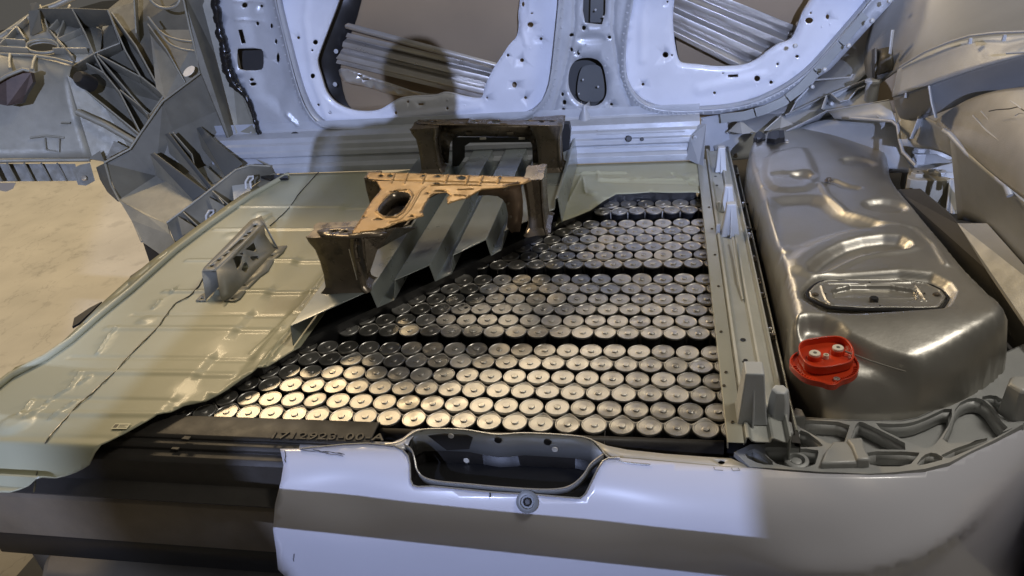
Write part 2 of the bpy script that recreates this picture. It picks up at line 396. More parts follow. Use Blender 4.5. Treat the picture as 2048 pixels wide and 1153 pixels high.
o = extrude_x('shelf', [(-.02, -.118), (-.074, -.116), (-.078, -.100), (-.152, -.101), (-.157, -.107), (-.157, -.215), (-.11, -.218)][::-1], -.62, .60, M_ledge, side, thick=.004); bevel(o, .0015)
for x, y in [(386, 991), (95, 977)]:
    p = P(x, y, -.100); lathe('bolt_hole', [(.0105, 0), (.0105, .0012), (.009, .0016), (.0085, -.001), (.0001, -.0015)], mat('deep_hole', (.02, .008, .006), .6), side, 20, Frame((p[0], p[1], -.0935), (1, 0, 0), (0, 1, 0)))
for x, y, z in [(373, 878, .006), (352, 898, -.009), (396, 902, -.017), (140, 968, -.1005), (258, 975, -.1005), (538, 980, -.1005)]:
    p = P(x, y, z); f = Frame((p[0], p[1], z + .0005), (1, 0, 0), (0, 1, 0)); prism('clip_stub', f, [(-.009, -.004), (.008, -.005), (.009, .004), (-.006, .005)], 0, .0025, M_blackr, side)
# part number, raised characters
tc = bpy.data.curves.new('part_number', 'FONT'); tc.body = '1712923-00-A'; tc.size = .030; tc.extrude = .0010; tc.bevel_depth = .0005; tc.space_character = 1.12; tc.shear = 0
tob = bpy.data.objects.new('part_number', tc); COL.objects.link(tob); bpy.context.view_layer.update()
dg = bpy.context.evaluated_depsgraph_get(); tme2 = bpy.data.meshes.new_from_object(tob.evaluated_get(dg)); bpy.data.objects.remove(tob)
a = P(536, 880, .0075); b = P(768, 884, .0075); v = b - a; v /= np.linalg.norm(v)
wid = max(vv.co.x for vv in tme2.vertices); sc = np.linalg.norm(b - a) / wid
Mt = Matrix([[v[0] * sc, -v[1] * .9, 0, a[0]], [v[1] * sc, v[0] * .9 , 0, a[1]], [0, 0, 1, .0098], [0, 0, 0, 1]]); tme2.transform(Mt)
put('part_number', tme2, M_blackr, side, sharp=30)
# ================================================================ floor cover (olive)
lid = empty('floor_cover', (-.1, .6, 0), 'glossy olive painted floor sheet cut away diagonally over the battery cells', 'floor panel')
fz = FZ(.03)
leftedge = [P(x, y, .03)[:2] for x, y in [(556, 353), (470, 405), (395, 462), (300, 535), (200, 622), (90, 712), (30, 752), (-60, 800), (-60, 960)]]
low = [P(x, y, .0)[:2] for x, y in [(-60, 960), (0, 960), (75, 958), (118, 950), (140, 935), (152, 915)]]
lidcut2 = [(p[0], p[1]) for p in cutw] + [(.186, TRAYCUT(.186) + .012), (.190, 1.2), (.680, 1.2), (.684, TRAYCUT(.684) + .004)] + lidcut[len(cutw) + 5:]
outline = [tuple(q) for q in leftedge] + [(-.40, -.235), (-.30, -.232), (-.235, -.228), (-.19, -.205), (-.165, -.185), (-.145, -.178)] + lidcut2 + [(1.100, 1.0), (1.100, 1.262), (.69, 1.262), (-.36, 1.262)]
def lidbase(p):
    y = p[:, 1]; x = p[:, 0]
    a_ = -.050 * sm((-.145 - y) / .035) + .016 * sm(1 - np.abs(y + .200) / .016)
    a_ += -.006 * sm((x + .02) / .03) * sm((.11 - x) / .03) * (y > -.1)
    return a_
class LidHF(HF):
    def near(s, p): return HF.near(s, p) | ((p[:, 1] < -.115) & (p[:, 1] > -.24))
hf = LidHF(lidbase)
XP = lambda x, y: tuple(P(x, y, .033)[:2])
for xa, ya, xb, yb, w, h in [(420, 412, 770, 412, .011, .0045), (430, 458, 745, 456, .012, .005), (375, 520, 700, 518, .012, .005), (330, 582, 660, 580, .012, .005), (265, 628, 610, 626, .009, -.003), (215, 655, 560, 655, .013, .005),
                             (140, 713, 500, 715, .010, -.003), (150, 742, 460, 744, .013, .005), (70, 795, 345, 800, .010, -.003), (60, 825, 330, 826, .012, .005), (-30, 870, 215, 875, .010, -.002)]:
    hf.bead([XP(xa, ya), XP(xb, yb)], w * 1.25, h * (.75 if ya < 600 else .5))
hf.bead([XP(742, 470), XP(512, 738)], .007, .004).bead([XP(752, 478), XP(525, 735)], .005, .0035)
hf.bead([XP(700, 480), XP(600, 610), XP(500, 700)], .008, .002)
hf.pad([XP(600, 612), XP(550, 655), XP(500, 712), XP(560, 712), XP(620, 640)], .012, .002)
for pts in ([(232, 655), (218, 668), (195, 705)], [(318, 600), (306, 615)], [(343, 585), (350, 575)], [(160, 745), (138, 775), (96, 800)], [(178, 752), (160, 765)], [(62, 800), (40, 830)], [(85, 812), (52, 838)], [(150, 800), (100, 835)], [(540, 432), (470, 480)]):
    hf.bead([XP(*q) for q in pts], .008, .005)
for c in [(30, 845, .03, .008), (290, 640, .016, .004), (520, 428, .02, .006), (462, 470, .02, .003)]: hf.pad(circ(*XP(c[0], c[1]), c[2], 14), .014, c[3])
# right far part: beads and dents near the sill
for pts, w, h in [([(1165, 345), (1250, 345)], .009, .004), ([(1165, 352), (1170, 385)], .005, .003), ([(1195, 345), (1197, 358), (1390, 358)], .006, .003), ([(1205, 362), (1380, 366)], .012, -.002), ([(1345, 345), (1400, 372), (1404, 384)], .007, -.004), ([(1150, 350), (1100, 440)], .005, .003), ([(1163, 350), (1118, 440)], .004, .002)]:
    hf.bead([XP(*q) for q in pts], w * 1.3, h * 1.6)
for c in [(1260, 357, .012, -.003), (1280, 356, .010, -.003), (1183, 386, .014, .003), (1382, 350, .02, .003)]: hf.pad(circ(*XP(c[0], c[1]), c[2], 12), .008, c[3])
sheet('cover_sheet', fz, outline, M_lid, lid, hf=hf, grid=.03, fine=.0042, thick=.0022, step=.02)
# rolled outer edge, flange strip and wavy adhesive seam
E1 = [P(x, y, .036) for x, y in [(575, 350), (500, 392), (425, 445), (350, 502), (262, 580), (200, 630), (140, 682), (90, 716), (60, 731), (20, 752), (-40, 800)]]
tube('rolled_edge', E1, .0085, M_lid, lid, 10)
fl = [(565, 345), (480, 392), (395, 452), (340, 493), (300, 523), (255, 560), (205, 605), (165, 645), (118, 690), (70, 720), (30, 735), (-5, 770), (-60, 800)]
inn = [(575, 354), (500, 397), (425, 450), (350, 507), (262, 585), (200, 635), (140, 688), (90, 722), (60, 737), (20, 760), (-40, 815)]
ff = FZ(.026)
sheet('outer_flange', ff, ff.pxs(fl) + ff.pxs(inn)[::-1], M_lid, lid, holes=[holepx(ff, x, y, 6, 3.5, -.5) for x, y in [(331, 516), (296, 545), (257, 577), (172, 647), (70, 729)]], thick=.0022)
for pts in ([(180, 620), (205, 607), (200, 612), (160, 650), (146, 658), (150, 640)], [(262, 556), (285, 540), (292, 541), (270, 558), (255, 570)], [(-20, 790), (0, 766), (18, 756), (10, 770)]):
    f2 = FZ(.005); prism('seat_tab', f2, f2.pxs(pts), 0, .006, M_black, lid, bev=.0005)
rnd = random.Random(3)
for k, (x, y) in enumerate([(0, 0)]): pass
seam = subdiv([(68, 985), (72, 955), (82, 900), (100, 872), (160, 805), (180, 790), (215, 757), (232, 742), (248, 722), (290, 680), (315, 655), (338, 622), (352, 606), (380, 592), (398, 572), (412, 545)], 9, False)
seam2 = subdiv([(540, 452), (575, 420), (600, 385), (640, 342)], 9, False)
for sp in (seam, seam2):
    pts = []
    for x, y in sp:
        q = P(x, y, .033); hh = lidbase(np.array([[q[0], q[1]]]))[0]; q = P(x + rnd.uniform(-.7, .7), y, .0315 + hh + .0015 * rnd.random()); pts.append(q)
    tube('adhesive_seam', pts, [.0012 + .0007 * rnd.random() for _ in pts], mat('seam_line', (.06, .055, .035), .3), lid, 6)
st = Frame(P(242, 853, .0325), P(262, 855, .0325) - P(225, 855, .0325), (0, 1, 0))
lab = prism('paper_label', st, [(-.017, -.0085), (.017, -.0085), (.017, .0085), (-.017, .0085)], .0, .0006, mat('label_paper', (.62, .60, .42), .5), lid, bev=0)
for k, (u0, u1, v_) in enumerate([(-.004, .014, .003), (-.004, .009, .0), (-.004, .014, -.0035)]):
    prism('print_line', st, [(u0, v_ - .0006), (u1, v_ - .0006), (u1, v_ + .0006), (u0, v_ + .0006)], .0005, .0009, M_black, lab, bev=0)
prism('print_block', st, [(-.015, -.005), (-.007, -.005), (-.007, .005), (-.015, .005)], .0005, .0009, mat('label_print', (.12, .11, .08), .6), lab, bev=0)
# ================================================================ channel tray (blue grey, raised boxes along the car)
tray = empty('channel_tray', (.43, .8, .03), 'dark blue grey tray of raised lengthwise channels with an open diagonal cut edge', 'tray')
prof = [(.172, .0335), (.177, .082), (.307, .083), (.313, .034), (.345, .034), (.353, .082), (.417, .083), (.422, .034), (.456, .034), (.465, .082), (.531, .083), (.537, .034), (.560, .034), (.571, .082), (.686, .082), (.690, .110), (.694, .110), (.699, .034)]
def strip_y(prof, y1, seg=14):
    vs = []; fs = []; n = len(prof); t = [0, .03, .1, .2, .3, .4, .5, .6, .7, .8, .88, .94, .97, 1]
    for k in t:
        for x, z in prof:
            ya = TRAYCUT(x) + .004 * math.sin(x * 90) ; y = ya + (y1 - ya) * k
            vs.append((x, y, z))
    for k in range(len(t) - 1):
        for i in range(n - 1): fs.append([k * n + i, k * n + i + 1, (k + 1) * n + i + 1, (k + 1) * n + i])
    return vs, fs
vs, fs = strip_y(prof, 1.30)
def nose(v):
    x, y, z = v
    if z > .05 and .345 < x < .68: z = .034 + (z - .034) * (1 - .0 * sm((y - 1.2) / .1))
    return (x, y, z)
o = put('channel_sheet', meshdata('channel_sheet', [nose(v) for v in vs], fs), M_tray, tray, sharp=30); solid(o, .0022, 1); bevel(o, .0025, 3, 30)
for k, (x, y) in enumerate([(917, 438), (995, 545), (927, 595), (1085, 438), (925, 610), (932, 616), (1118, 425), (1130, 400), (1135, 385)]):
    p = P(x, y, .06 if k < 4 else .035); lathe('small_hole', [(.0045, 0), (.0045, .0006), (.0001, .0006)], M_black, tray, 10, Frame(p, (0, 1, 0), (0, 0, 1)) if k < 4 else Frame(p, (1, 0, 0), (0, 1, 0)))
# ================================================================ seat brackets
def bracket_pillar(name, x0, x1, y0, y1, zb, zt, m, parent, flare=.010, foot=.006, ribs=True):
    """folded sheet pillar: wider at the top, waisted, fluted, with a splayed foot"""
    rows = []; ring = []
    n = 48
    for k in range(n):
        a = 2 * math.pi * k / n; c, s_ = math.cos(a), math.sin(a); e = .35
        u = math.copysign(abs(c) ** e, c); v = math.copysign(abs(s_) ** e, s_); g = 1 - (.13 * (math.sin(4 * a + .4) > .35) if ribs else 0)
        ring.append((u * g, v * g))
    xc, yc, hx, hy = (x0 + x1) / 2, (y0 + y1) / 2, (x1 - x0) / 2, (y1 - y0) / 2
    H = zt - zb; vs = []; fs = []
    lev = [(0, 1 + foot / hx * 1.9), (.03, 1 + foot / hx * .9), (.08, .98), (.3, .93), (.55, .95), (.75, 1.02), (.9, 1 + flare / hx), (1, 1 + flare / hx * 1.3)]
    for t, sc_ in lev:
        for u, v in ring: vs.append((xc + hx * sc_ * u, yc + hy * sc_ * v, zb + H * t))
    for i in range(len(lev) - 1):
        for k in range(n): fs.append([i * n + k, i * n + (k + 1) % n, (i + 1) * n + (k + 1) % n, (i + 1) * n + k])
    vs.append((xc, yc, zt)); b_ = (len(lev) - 1) * n; fs += [[b_ + k, b_ + (k + 1) % n, len(vs) - 1] for k in range(n)]
    o = put(name, meshdata(name, vs, fs), m, parent, sharp=28); return o
ZB, ZT = .0845, .235
gb = empty('seat_bracket', (.4, .55, ZB), 'golden tinted seat bracket, cut open, standing on brown legs over the channel tray', 'bracket', 'seat brackets over the tray')
ft = FZ(ZT)
gtop = [(738, 345), (800, 346), (900, 350), (1000, 353), (1040, 354), (1058, 356), (1062, 362), (1047, 368), (1018, 372), (1006, 376), (985, 378), (962, 380), (935, 396), (915, 401), (895, 408), (893, 397), (899, 391), (893, 385), (868, 388), (858, 396), (850, 410), (845, 424), (848, 432), (820, 440), (795, 446), (775, 455), (745, 462), (705, 468), (704, 464), (716, 446), (730, 423), (745, 400), (762, 380), (752, 362), (737, 358), (733, 352)]
h1 = ft.pxs(smoothpoly([(763, 431), (755, 422), (758, 414), (776, 393), (790, 385), (813, 385), (822, 391), (819, 403), (804, 423), (792, 431), (777, 434)], 1))
hg = HF()
B = lambda L: [ft.px(*q) for q in L]
hg.bead(B([(740, 360), (840, 362), (1040, 366)]), .006, -.003).bead(B([(850, 375), (840, 384), (820, 420), (800, 440), (778, 445)]), .005, .002).bead(B([(862, 372), (905, 370), (960, 372)]), .005, .003)
hg.bead(B([(768, 436), (752, 424), (770, 396), (790, 382), (818, 380), (826, 392), (806, 426), (792, 436)]), .004, .0025, True)
for x in (790, 816, 852, 898, 940, 968, 1003): hg.bead(B([(x, 347), (x - 8, 368)]), .004, .0022)
hg.bead(B([(908, 391), (930, 392)]), .004, .003).bead(B([(915, 380), (945, 379)]), .004, .003)
smallh = [(762, 352, 4, 2.5), (781, 352, 5, 2.6), (847, 352, 4, 2.2), (876, 353, 5, 2.6), (874, 368, 6, 3), (924, 356, 8, 4), (1000, 357, 4, 2), (790, 384, 10, 1.3), (882, 383, 13, 1.2), (752, 386, 6, 1.3), (757, 439, 9, 1.6), (824, 433, 4, 1.5), (713, 439, 4, 2), (727, 435, 3, 1.4), (855, 387, 2, 1.5)]
o = sheet('top_plate', ft, ft.pxs(gtop), M_gold, gb, holes=[h1] + [holepx(ft, x, y, a_, b_, 0, 10) for x, y, a_, b_ in smallh], hf=hg, grid=.012, fine=.002, thick=.0018, step=.004)
# collar and added dark plate that shades the oval hole, folded rear lip, legs
q = [np.array([*c, 0]) for c in h1]; quadstrip('oval_collar', [ft.w(c[0], c[1], .001) for c in h1 + h1[:1]], [ft.w(c[0], c[1], -.036) for c in h1 + h1[:1]], M_bronze, gb, thick=.001); prism('dark_hole_plate', FZ(ZT - .040), [(p_[0] * 1.0, p_[1]) for p_ in FZ(ZT - .040).pxs([(745, 470), (705, 475), (740, 412), (770, 385), (850, 372), (905, 372), (850, 400), (822, 448)])], -.003, 0, mat('hole_shade_steel', (.07, .055, .04), .45, .5), gb)
quadstrip('front_lip', [P(x, y, ZT) for x, y in [(736, 358), (800, 364), (900, 368), (1000, 372), (1020, 373)]], [P(x, y, ZT - .018) for x, y in [(742, 372), (802, 374), (900, 378), (1000, 380), (1018, 381)]], M_bronze, gb, thick=.0015)
NL = (.175, .318, .335, .415); FR = (.588, .668, .60, .68)
bracket_pillar('leg', .196, .300, .338, .408, ZB, ZT - .004, M_bronze, gb)
bracket_pillar('leg', .634, .682, .640, .745, ZB, ZT - .006, M_bronze, gb, flare=.002)
bracket_pillar('leg', .198, .238, .69, .740, ZB, ZT - .006, M_bronze, gb, flare=.0)
g2 = [(633, 462), (650, 457), (700, 454), (745, 458), (765, 461), (775, 466), (757, 472), (735, 474), (700, 476), (660, 474), (640, 471)]
sheet('leg_cap', FZ(ZT - .001), FZ(ZT - .001).pxs(g2), M_bronze, gb, holes=[holepx(FZ(ZT - .001), x, y, 5, 2.6) for x, y in [(668, 463), (690, 464)]], thick=.003)
facet('side_gusset', [P(728, 473, ZT - .002), P(790, 457, ZT - .002), P(835, 455, ZT - .05), P(755, 500, ZT - .06), P(735, 560, .10)], M_bronze, gb, .0015)
# flat flange of the far right leg with bolts
fr = plane3(P(1010, 371, ZT), P(1046, 366, ZT), P(1042, 462, .084))
lf = fr.pxs([(960, 381), (1000, 373), (1036, 364), (1042, 372), (1046, 400), (1046, 430), (1040, 464), (1022, 466), (1014, 455), (1016, 430), (1012, 410), (1005, 399), (995, 393), (975, 391), (955, 392)])
sheet('leg_flange', fr, lf, mat('dull_copper_steel', (.24, .17, .12), .38, .6, .15, 18, .1), gb, thick=.0018)
for x, y, Y_ in [(716, 486, .335), (717, 520, .336), (719, 549, .337)]: bolt(PY(x, y, Y_), .0042, FY(0), M_bronze, gb)
tube('leg_crease', [PY(698, 498, .334), PY(706, 528, .335), PY(714, 560, .336)], .0012, M_edge, gb, 6)
for x, y in [(1009, 378), (1015, 407), (1020, 434)]: bolt(fr.p3(x, y), .0040, fr, M_bronze, gb)
# rear bracket
rb = empty('seat_bracket', (.44, 1.17, ZB), 'dark brown seat bracket with a wide square window at the far end of the tray', 'bracket', 'seat brackets over the tray')
YB = 1.150; fy = FY(YB); f3 = FZ(ZT)
win = smoothpoly([(905, 335), (905, 290), (912, 277), (920, 274), (1050, 274), (1062, 282), (1064, 335)], 1)
fout = [(850, 248), (1112, 250), (1112, 337), (1066, 337), (1064, 290), (1058, 280), (1046, 275), (918, 273), (908, 276), (900, 288), (897, 327), (850, 325)]
sheet('face_plate', fy, fy.pxs(fout), M_bronze, rb, thick=.002)
f3 = FZ(ZT)
sheet('top_rail', f3, f3.pxs([(833, 247), (836, 240), (900, 239), (1000, 239), (1124, 241), (1124, 252), (1010, 251), (880, 250)]), M_bronze, rb, holes=[holepx(f3, x, y, a_, b_) for x, y, a_, b_ in [(853, 242, 4, 1.8), (870, 243, 4, 1.8), (948, 243, 5, 2), (992, 244, 8, 3), (1055, 243, 4, 1.8), (1084, 244, 4, 1.8), (1105, 243, 4, 1.8)]], hf=HF().bead([f3.px(940, 240), f3.px(934, 250)], .006, .005), grid=.02, fine=.004, thick=.002)
bracket_pillar('leg', .222, .290, 1.085, 1.148, ZB, ZT - .003, M_bronze, rb)
bracket_pillar('leg', .600, .678, 1.060, 1.140, ZB, ZT - .003, M_bronze, rb)
prism('end_box', FY(1.15), FY(1.15).pxs([(1124, 248), (1138, 249), (1141, 262), (1138, 300), (1124, 306)]), -.03, 0, M_black, rb)
prism('dark_channel', FY(1.165), FY(1.165).pxs([(905, 274), (1062, 274), (1062, 284), (940, 285), (930, 292), (930, 315), (918, 332), (905, 332)]), 0, .004, mat('dark_channel_paint', (.03, .032, .03), .4), rb, bev=0)
for x, y in [(966, 277), (1044, 277), (938, 267), (1020, 267)]:
    p = PY(x, y, YB - .004); prism('rubber_clip', Frame(p, (1, 0, 0), (0, 0, 1)), [(-.010, -.0035), (.010, -.0035), (.010, .0035), (-.010, .0035)], 0, .003, M_cer if y > 270 else M_ledge, rb)
for x, y in [(889, 258), (890, 286), (889, 306), (1062, 258), (1068, 284), (1071, 308)]: bolt(PY(x, y, YB - .002), .0040, fy, M_bronze, rb)
# ================================================================ small grey bracket on the floor cover
sb = empty('floor_bracket', (-.15, .55, .03), 'small grey perforated box bracket standing alone on the olive floor sheet', 'bracket')
T = lambda x, y, z=.092: P(x, y, z)
ta, tb_, tc_, td = T(404, 543), T(432, 541), T(530, 446), T(508, 444)
ba, bb, bc, bd = P(409, 601, .034), P(447, 602, .034), P(552, 496, .034), P(522, 492, .034)
top = plane3(ta, tb_, tc_)
top = FZ(.092)
sheet('top_face', top, top.pxs([(404, 543), (408, 535), (502, 440), (520, 434), (528, 448), (433, 541)]), M_cast, sb, holes=[holepx(top, x, y, 4.5, 2.5, -.4) for x, y in [(424, 532), (438, 520), (510, 452), (498, 466), (491, 472)]] + [top.pxs([(457, 501), (480, 479), (489, 477), (486, 483), (462, 503)]), top.pxs([(445, 512), (455, 505), (459, 505), (450, 514)])], thick=.002)
sf = plane3(T(433, 541), T(528, 448), P(552, 496, .036))
sh = [[(466, 517), (472, 512), (485, 512), (482, 526), (475, 541)], [(478, 508), (487, 505), (486, 511)], [(491, 499), (508, 485), (515, 505)], [(497, 513), (517, 512), (517, 520), (506, 522)], [(483, 540), (491, 520), (498, 534), (492, 546)]]
sheet('side_face', sf, sf.pxs([(433, 541), (528, 448), (531, 470), (548, 497), (556, 500), (470, 590), (445, 603), (440, 585)]), M_cast, sb, holes=[sf.pxs(h) for h in sh], thick=.002)
quadstrip('side_face', [T(404, 543), T(510, 440)], [P(412, 600, .034), P(520, 490, .034)], M_cast, sb, .002)
fb = FZ(.0335)
sheet('foot_flange', fb, fb.pxs([(447, 602), (469, 603), (480, 597), (497, 576), (520, 553), (536, 542), (548, 520), (566, 505), (574, 491), (552, 493), (500, 545)]), M_cast, sb, holes=[holepx(fb, x, y, 3.5, 2) for x, y in [(464, 598), (488, 571), (543, 512)]], thick=.002)
sheet('foot_flange', fb, fb.pxs([(391, 602), (412, 602), (411, 585), (402, 590)]), M_cast, sb, holes=[holepx(fb, 404, 597, 3, 1.6)], thick=.002)
quadstrip('far_rim', [T(528, 446), T(519, 434), T(522, 432)], [P(556, 497, .036), P(548, 488, .036), P(550, 486, .036)], M_cast, sb, .002)
# ================================================================ far body side: frame, doors
YF, YD, YS = 1.36, 1.40, 1.50
ff_, fd_, fs_ = FY(YF), FY(YD), FY(YS)
bs = empty('body_side_frame', (.6, 1.36, .15), 'grey primed inner body side with pierced centre pillar and ribbed sill', 'car body')
fo = smoothpoly([(548, -60), (552, 0), (569, 69), (587, 139), (601, 187), (618, 226), (639, 248), (666, 257), (760, 257), (860, 252), (979, 240), (1038, 236), (1069, 222), (1090, 194), (1102, 156), (1111, 69), (1118, 0), (1122, -60)], 2)
ro = smoothpoly([(1275, -60), (1267, 0), (1257, 52), (1250, 104), (1250, 149), (1260, 180), (1281, 205), (1309, 217), (1344, 221), (1378, 221), (1455, 217), (1510, 205), (1541, 191), (1576, 173), (1621, 139), (1670, 83), (1736, 7), (1790, -60)], 2)
fr_out = [(425, -70), (436, 0), (447, 60), (458, 120), (482, 170), (500, 205), (520, 272), (545, 345), (556, 352), (600, 290), (1100, 262), (1405, 248), (1440, 246), (1560, 225), (1640, 190), (1700, 130), (1800, 20), (1860, -70)]
fr_out = [(425, -70), (436, 0), (447, 60), (458, 120), (482, 170), (500, 205), (515, 262), (560, 266), (1100, 242), (1440, 229), (1560, 205), (1660, 140), (1780, 10), (1840, -70)]
holes = [fo, ro]
h_small = [(1168, 56, 4, 5), (1143, 71, 4, 3.5), (1219, 75, 3.5, 3), (1143, 100, 3, 4), (1157, 106, 3, 5), (1125, 189, 3, 4), (1129, 205, 4, 5), (1127, 219, 3, 3), (1167, 219, 3, 6), (1223, 209, 3, 3), (1213, 232, 2.5, 2.5),
           (512, 49, 3, 4), (503, 160, 4, 3), (506, 169, 6, 3.5), (553, 118, 3, 10), (549, 85, 2.5, 5), (540, 54, 2.5, 5), (520, 14, 3, 3), (487, 12, 5, 5)]
holes += [circ(x, y, a_, 10, b_) for x, y, a_, b_ in h_small]
holes += [[(476, 60), (484, 60), (491, 87), (483, 88)], smoothpoly([(474, 100), (478, 97), (518, 99), (524, 106), (524, 136), (519, 143), (482, 141), (475, 134)], 1),
          smoothpoly([(1165, 45), (1168, -45), (1212, -45), (1210, 50), (1185, 48)], 1),
          smoothpoly([(1136, 155), (1141, 132), (1155, 118), (1180, 115), (1200, 122), (1209, 140), (1215, 185), (1206, 205), (1190, 214), (1165, 210), (1150, 200), (1138, 180)], 2)]
def fpx(h): return ff_.pxs(h)
fh = HF()
fh.bead(fpx(fo), .020, .010, True).bead(fpx(ro), .022, .010, True)
fh.bead(fpx([(1152, -60), (1148, 60), (1128, 150), (1105, 230)]), .010, -.006).bead(fpx([(1232, -60), (1226, 60), (1240, 150), (1262, 215)]), .010, -.006)
fh.pad(fpx(circ(1182, 78, 26, 16, 8)), .010, -.006).pad(fpx([(465, -60), (520, -60), (560, 60), (580, 180), (560, 220), (520, 190), (500, 100)]), .03, -.012)
fh.bead(fpx([(600, -40), (520, -40)]), .01, .0)
fh.bead(fpx([(575, 230), (595, 250)]), .014, .008).bead(fpx([(466, 3), (524, 6)]), .006, .003).bead(fpx([(470, 40), (524, 44)]), .006, .003)
sheet('side_panel', ff_, fpx(fr_out), M_frame, bs, holes=[fpx(h) for h in holes], hf=fh, grid=.03, fine=.0055, thick=.0025, step=.03)
# backing behind the frame openings, coloured dark for the shade inside
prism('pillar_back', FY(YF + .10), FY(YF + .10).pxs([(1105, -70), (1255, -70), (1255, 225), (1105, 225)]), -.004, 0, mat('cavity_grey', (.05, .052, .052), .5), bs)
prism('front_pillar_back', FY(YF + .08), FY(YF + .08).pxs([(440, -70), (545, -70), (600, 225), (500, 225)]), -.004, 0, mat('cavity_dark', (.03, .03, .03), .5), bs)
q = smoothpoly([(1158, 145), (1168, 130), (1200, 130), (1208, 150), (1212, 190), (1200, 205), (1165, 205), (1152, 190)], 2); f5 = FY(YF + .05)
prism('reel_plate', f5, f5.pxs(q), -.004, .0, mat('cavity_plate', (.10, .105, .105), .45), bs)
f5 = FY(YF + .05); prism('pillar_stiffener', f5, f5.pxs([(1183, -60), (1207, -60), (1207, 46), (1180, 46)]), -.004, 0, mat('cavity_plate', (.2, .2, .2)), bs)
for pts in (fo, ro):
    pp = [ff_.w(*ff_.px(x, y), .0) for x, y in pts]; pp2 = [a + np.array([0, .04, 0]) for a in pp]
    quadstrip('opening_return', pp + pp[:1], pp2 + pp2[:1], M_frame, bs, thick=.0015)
# sill: ribbed profile along the car
sp = [(1.262, .032), (1.264, .052), (1.272, .060), (1.280, .062), (1.284, .082), (1.279, .088), (1.281, .102), (1.287, .108), (1.290, .124), (1.300, .131), (1.306, .146), (1.330, .152), (1.352, .153), (1.3575, .160), (1.3575, .186)]
A = []; xs = [-.62, -.3, 0, .3, .66, .70, .74, 1.0, 1.09]; n = len(sp)
for x in xs:
    for y, z in sp: A.append((x, y, z))
fs = [[k * n + i, (k + 1) * n + i, (k + 1) * n + i + 1, k * n + i + 1] for k in range(len(xs) - 1) for i in range(n - 1)]
o = put('sill', meshdata('sill', A, fs), M_frame, bs, sharp=25); solid(o, .002); bevel(o, .003, 3, 20)
# cone at the foot of the centre pillar
cpts = []
c0 = PY(1169, 238, 1.345)
rows = []
for k in range(9):
    t = k / 8; hw = .014 + .034 * t; y = 1.357 - .075 * t ** 1.2; z = .20 - .125 * t
    rows.append([(c0[0] + hw * math.sin(a), y + .05 * (1 - math.cos(a)) , z) for a in [(-1.4 + 2.8 * j / 10) for j in range(11)]])
loft('pillar_foot', rows, M_frame, bs, 1, .0015, rng=False)
lathe('hole_plug', [(.0075, 0), (.0075, .001), (.005, .001), (.0045, -.002), (.0001, -.002)], M_black, bs, 14, Frame(PY(1169, 240, 1.352), (1, 0, 0), (0, 0, 1)))
for x, y, r in [(1257, 278, .0085), (1284, 279, .005)]:
    lathe('sill_hole', [(r * 1.25, -.001), (r * 1.2, .001), (r, .0015), (r * .9, -.001), (.0001, -.001)], M_black, bs, 14, Frame(PY(x, y, 1.274), (1, 0, 0), (0, .3, 1)))
for x, y, w_, h_, yy in [(1220, 257, 8, 3.5, 1.30), (735, 277, 10, 3, 1.279), (590, 269, 8, 5, 1.3), (592, 296, 3, 6, 1.27), (1305, 249, 7, 2, 1.305), (1374, 248, 6, 2, 1.305), (1213, 245, 2.5, 2.5, 1.30)]:
    f_ = FY(yy); f_ = Frame((0, yy, 0), (1, 0, 0), (0, .25, 1)); prism('slot_plug', f_, f_.pxs(circ(x, y, w_, 10, h_)), 0, .0012, M_black, bs, bev=0)
for a_, b_ in [((1195, 262), (1290, 258)), ((1195, 269), (1370, 263)), ((1195, 310), (1360, 305)), ((1190, 296), (1360, 292))]:
    tube('sill_bead', [P(*a_, .0) * 0 + PY(*a_, 1.276), PY(*b_, 1.276)], .0022, M_frame, bs, 6)
# end gusset of the sill beside the rear cross member
gq = [PY(1372, 318, 1.262), PY(1380, 275, 1.28), PY(1392, 250, 1.31), PY(1412, 248, 1.28), PY(1406, 335, 1.20), PY(1398, 330, 1.22)]
facet('end_gusset', gq, M_frame, bs, .002)
bolt(PY(1390, 275, 1.262), .005, ff_, M_frame, bs)
# sealant bead down the front pillar
SB = [(425, -60, 15), (428, -10, 15), (434, 30, 15), (442, 70, 17), (450, 105, 20), (456, 140, 22), (468, 168, 20), (486, 185, 13), (498, 203, 10), (508, 235, 9), (520, 272, 9), (534, 312, 9), (546, 345, 9), (551, 354, 8)]
pts, rr = [], []
for i in range(len(SB) - 1):
    for k in range(7):
        t = k / 7; x, y, w_ = [SB[i][j] * (1 - t) + SB[i + 1][j] * t for j in range(3)]
        p = PY(x + rnd.uniform(-1.5, 1.5), y, YF - .012); pts.append(p); rr.append(w_ / F0 * 2.6 * .5 * 1.0 * rnd.uniform(.85, 1.2))
sl = tube('sealant_bead', pts, rr, M_seal, None, 9, label='thick lumpy black sealant bead running down beside the front pillar', cat='sealant')
for v in sl.data.vertices: v.co += Vector(noise.noise_vector(v.co * 90)) * .0035
for i in range(70):
    k = rnd.randrange(0, len(pts) - 8); p = pts[k] + np.array([rnd.uniform(-1, 1) * rr[k] * .8, -rr[k] * .8, rnd.uniform(-.01, .01)])
q2 = [P(x, y, .04) for x, y in [(520, 354), (545, 351), (575, 352), (577, 357), (540, 360)]]
prism('sealant_foot', FZ(.034), [tuple(v[:2]) for v in q2], 0, .008, M_seal, sl)
bolt(PY(503, 266, YF - .004), .005, ff_, M_frame, bs)
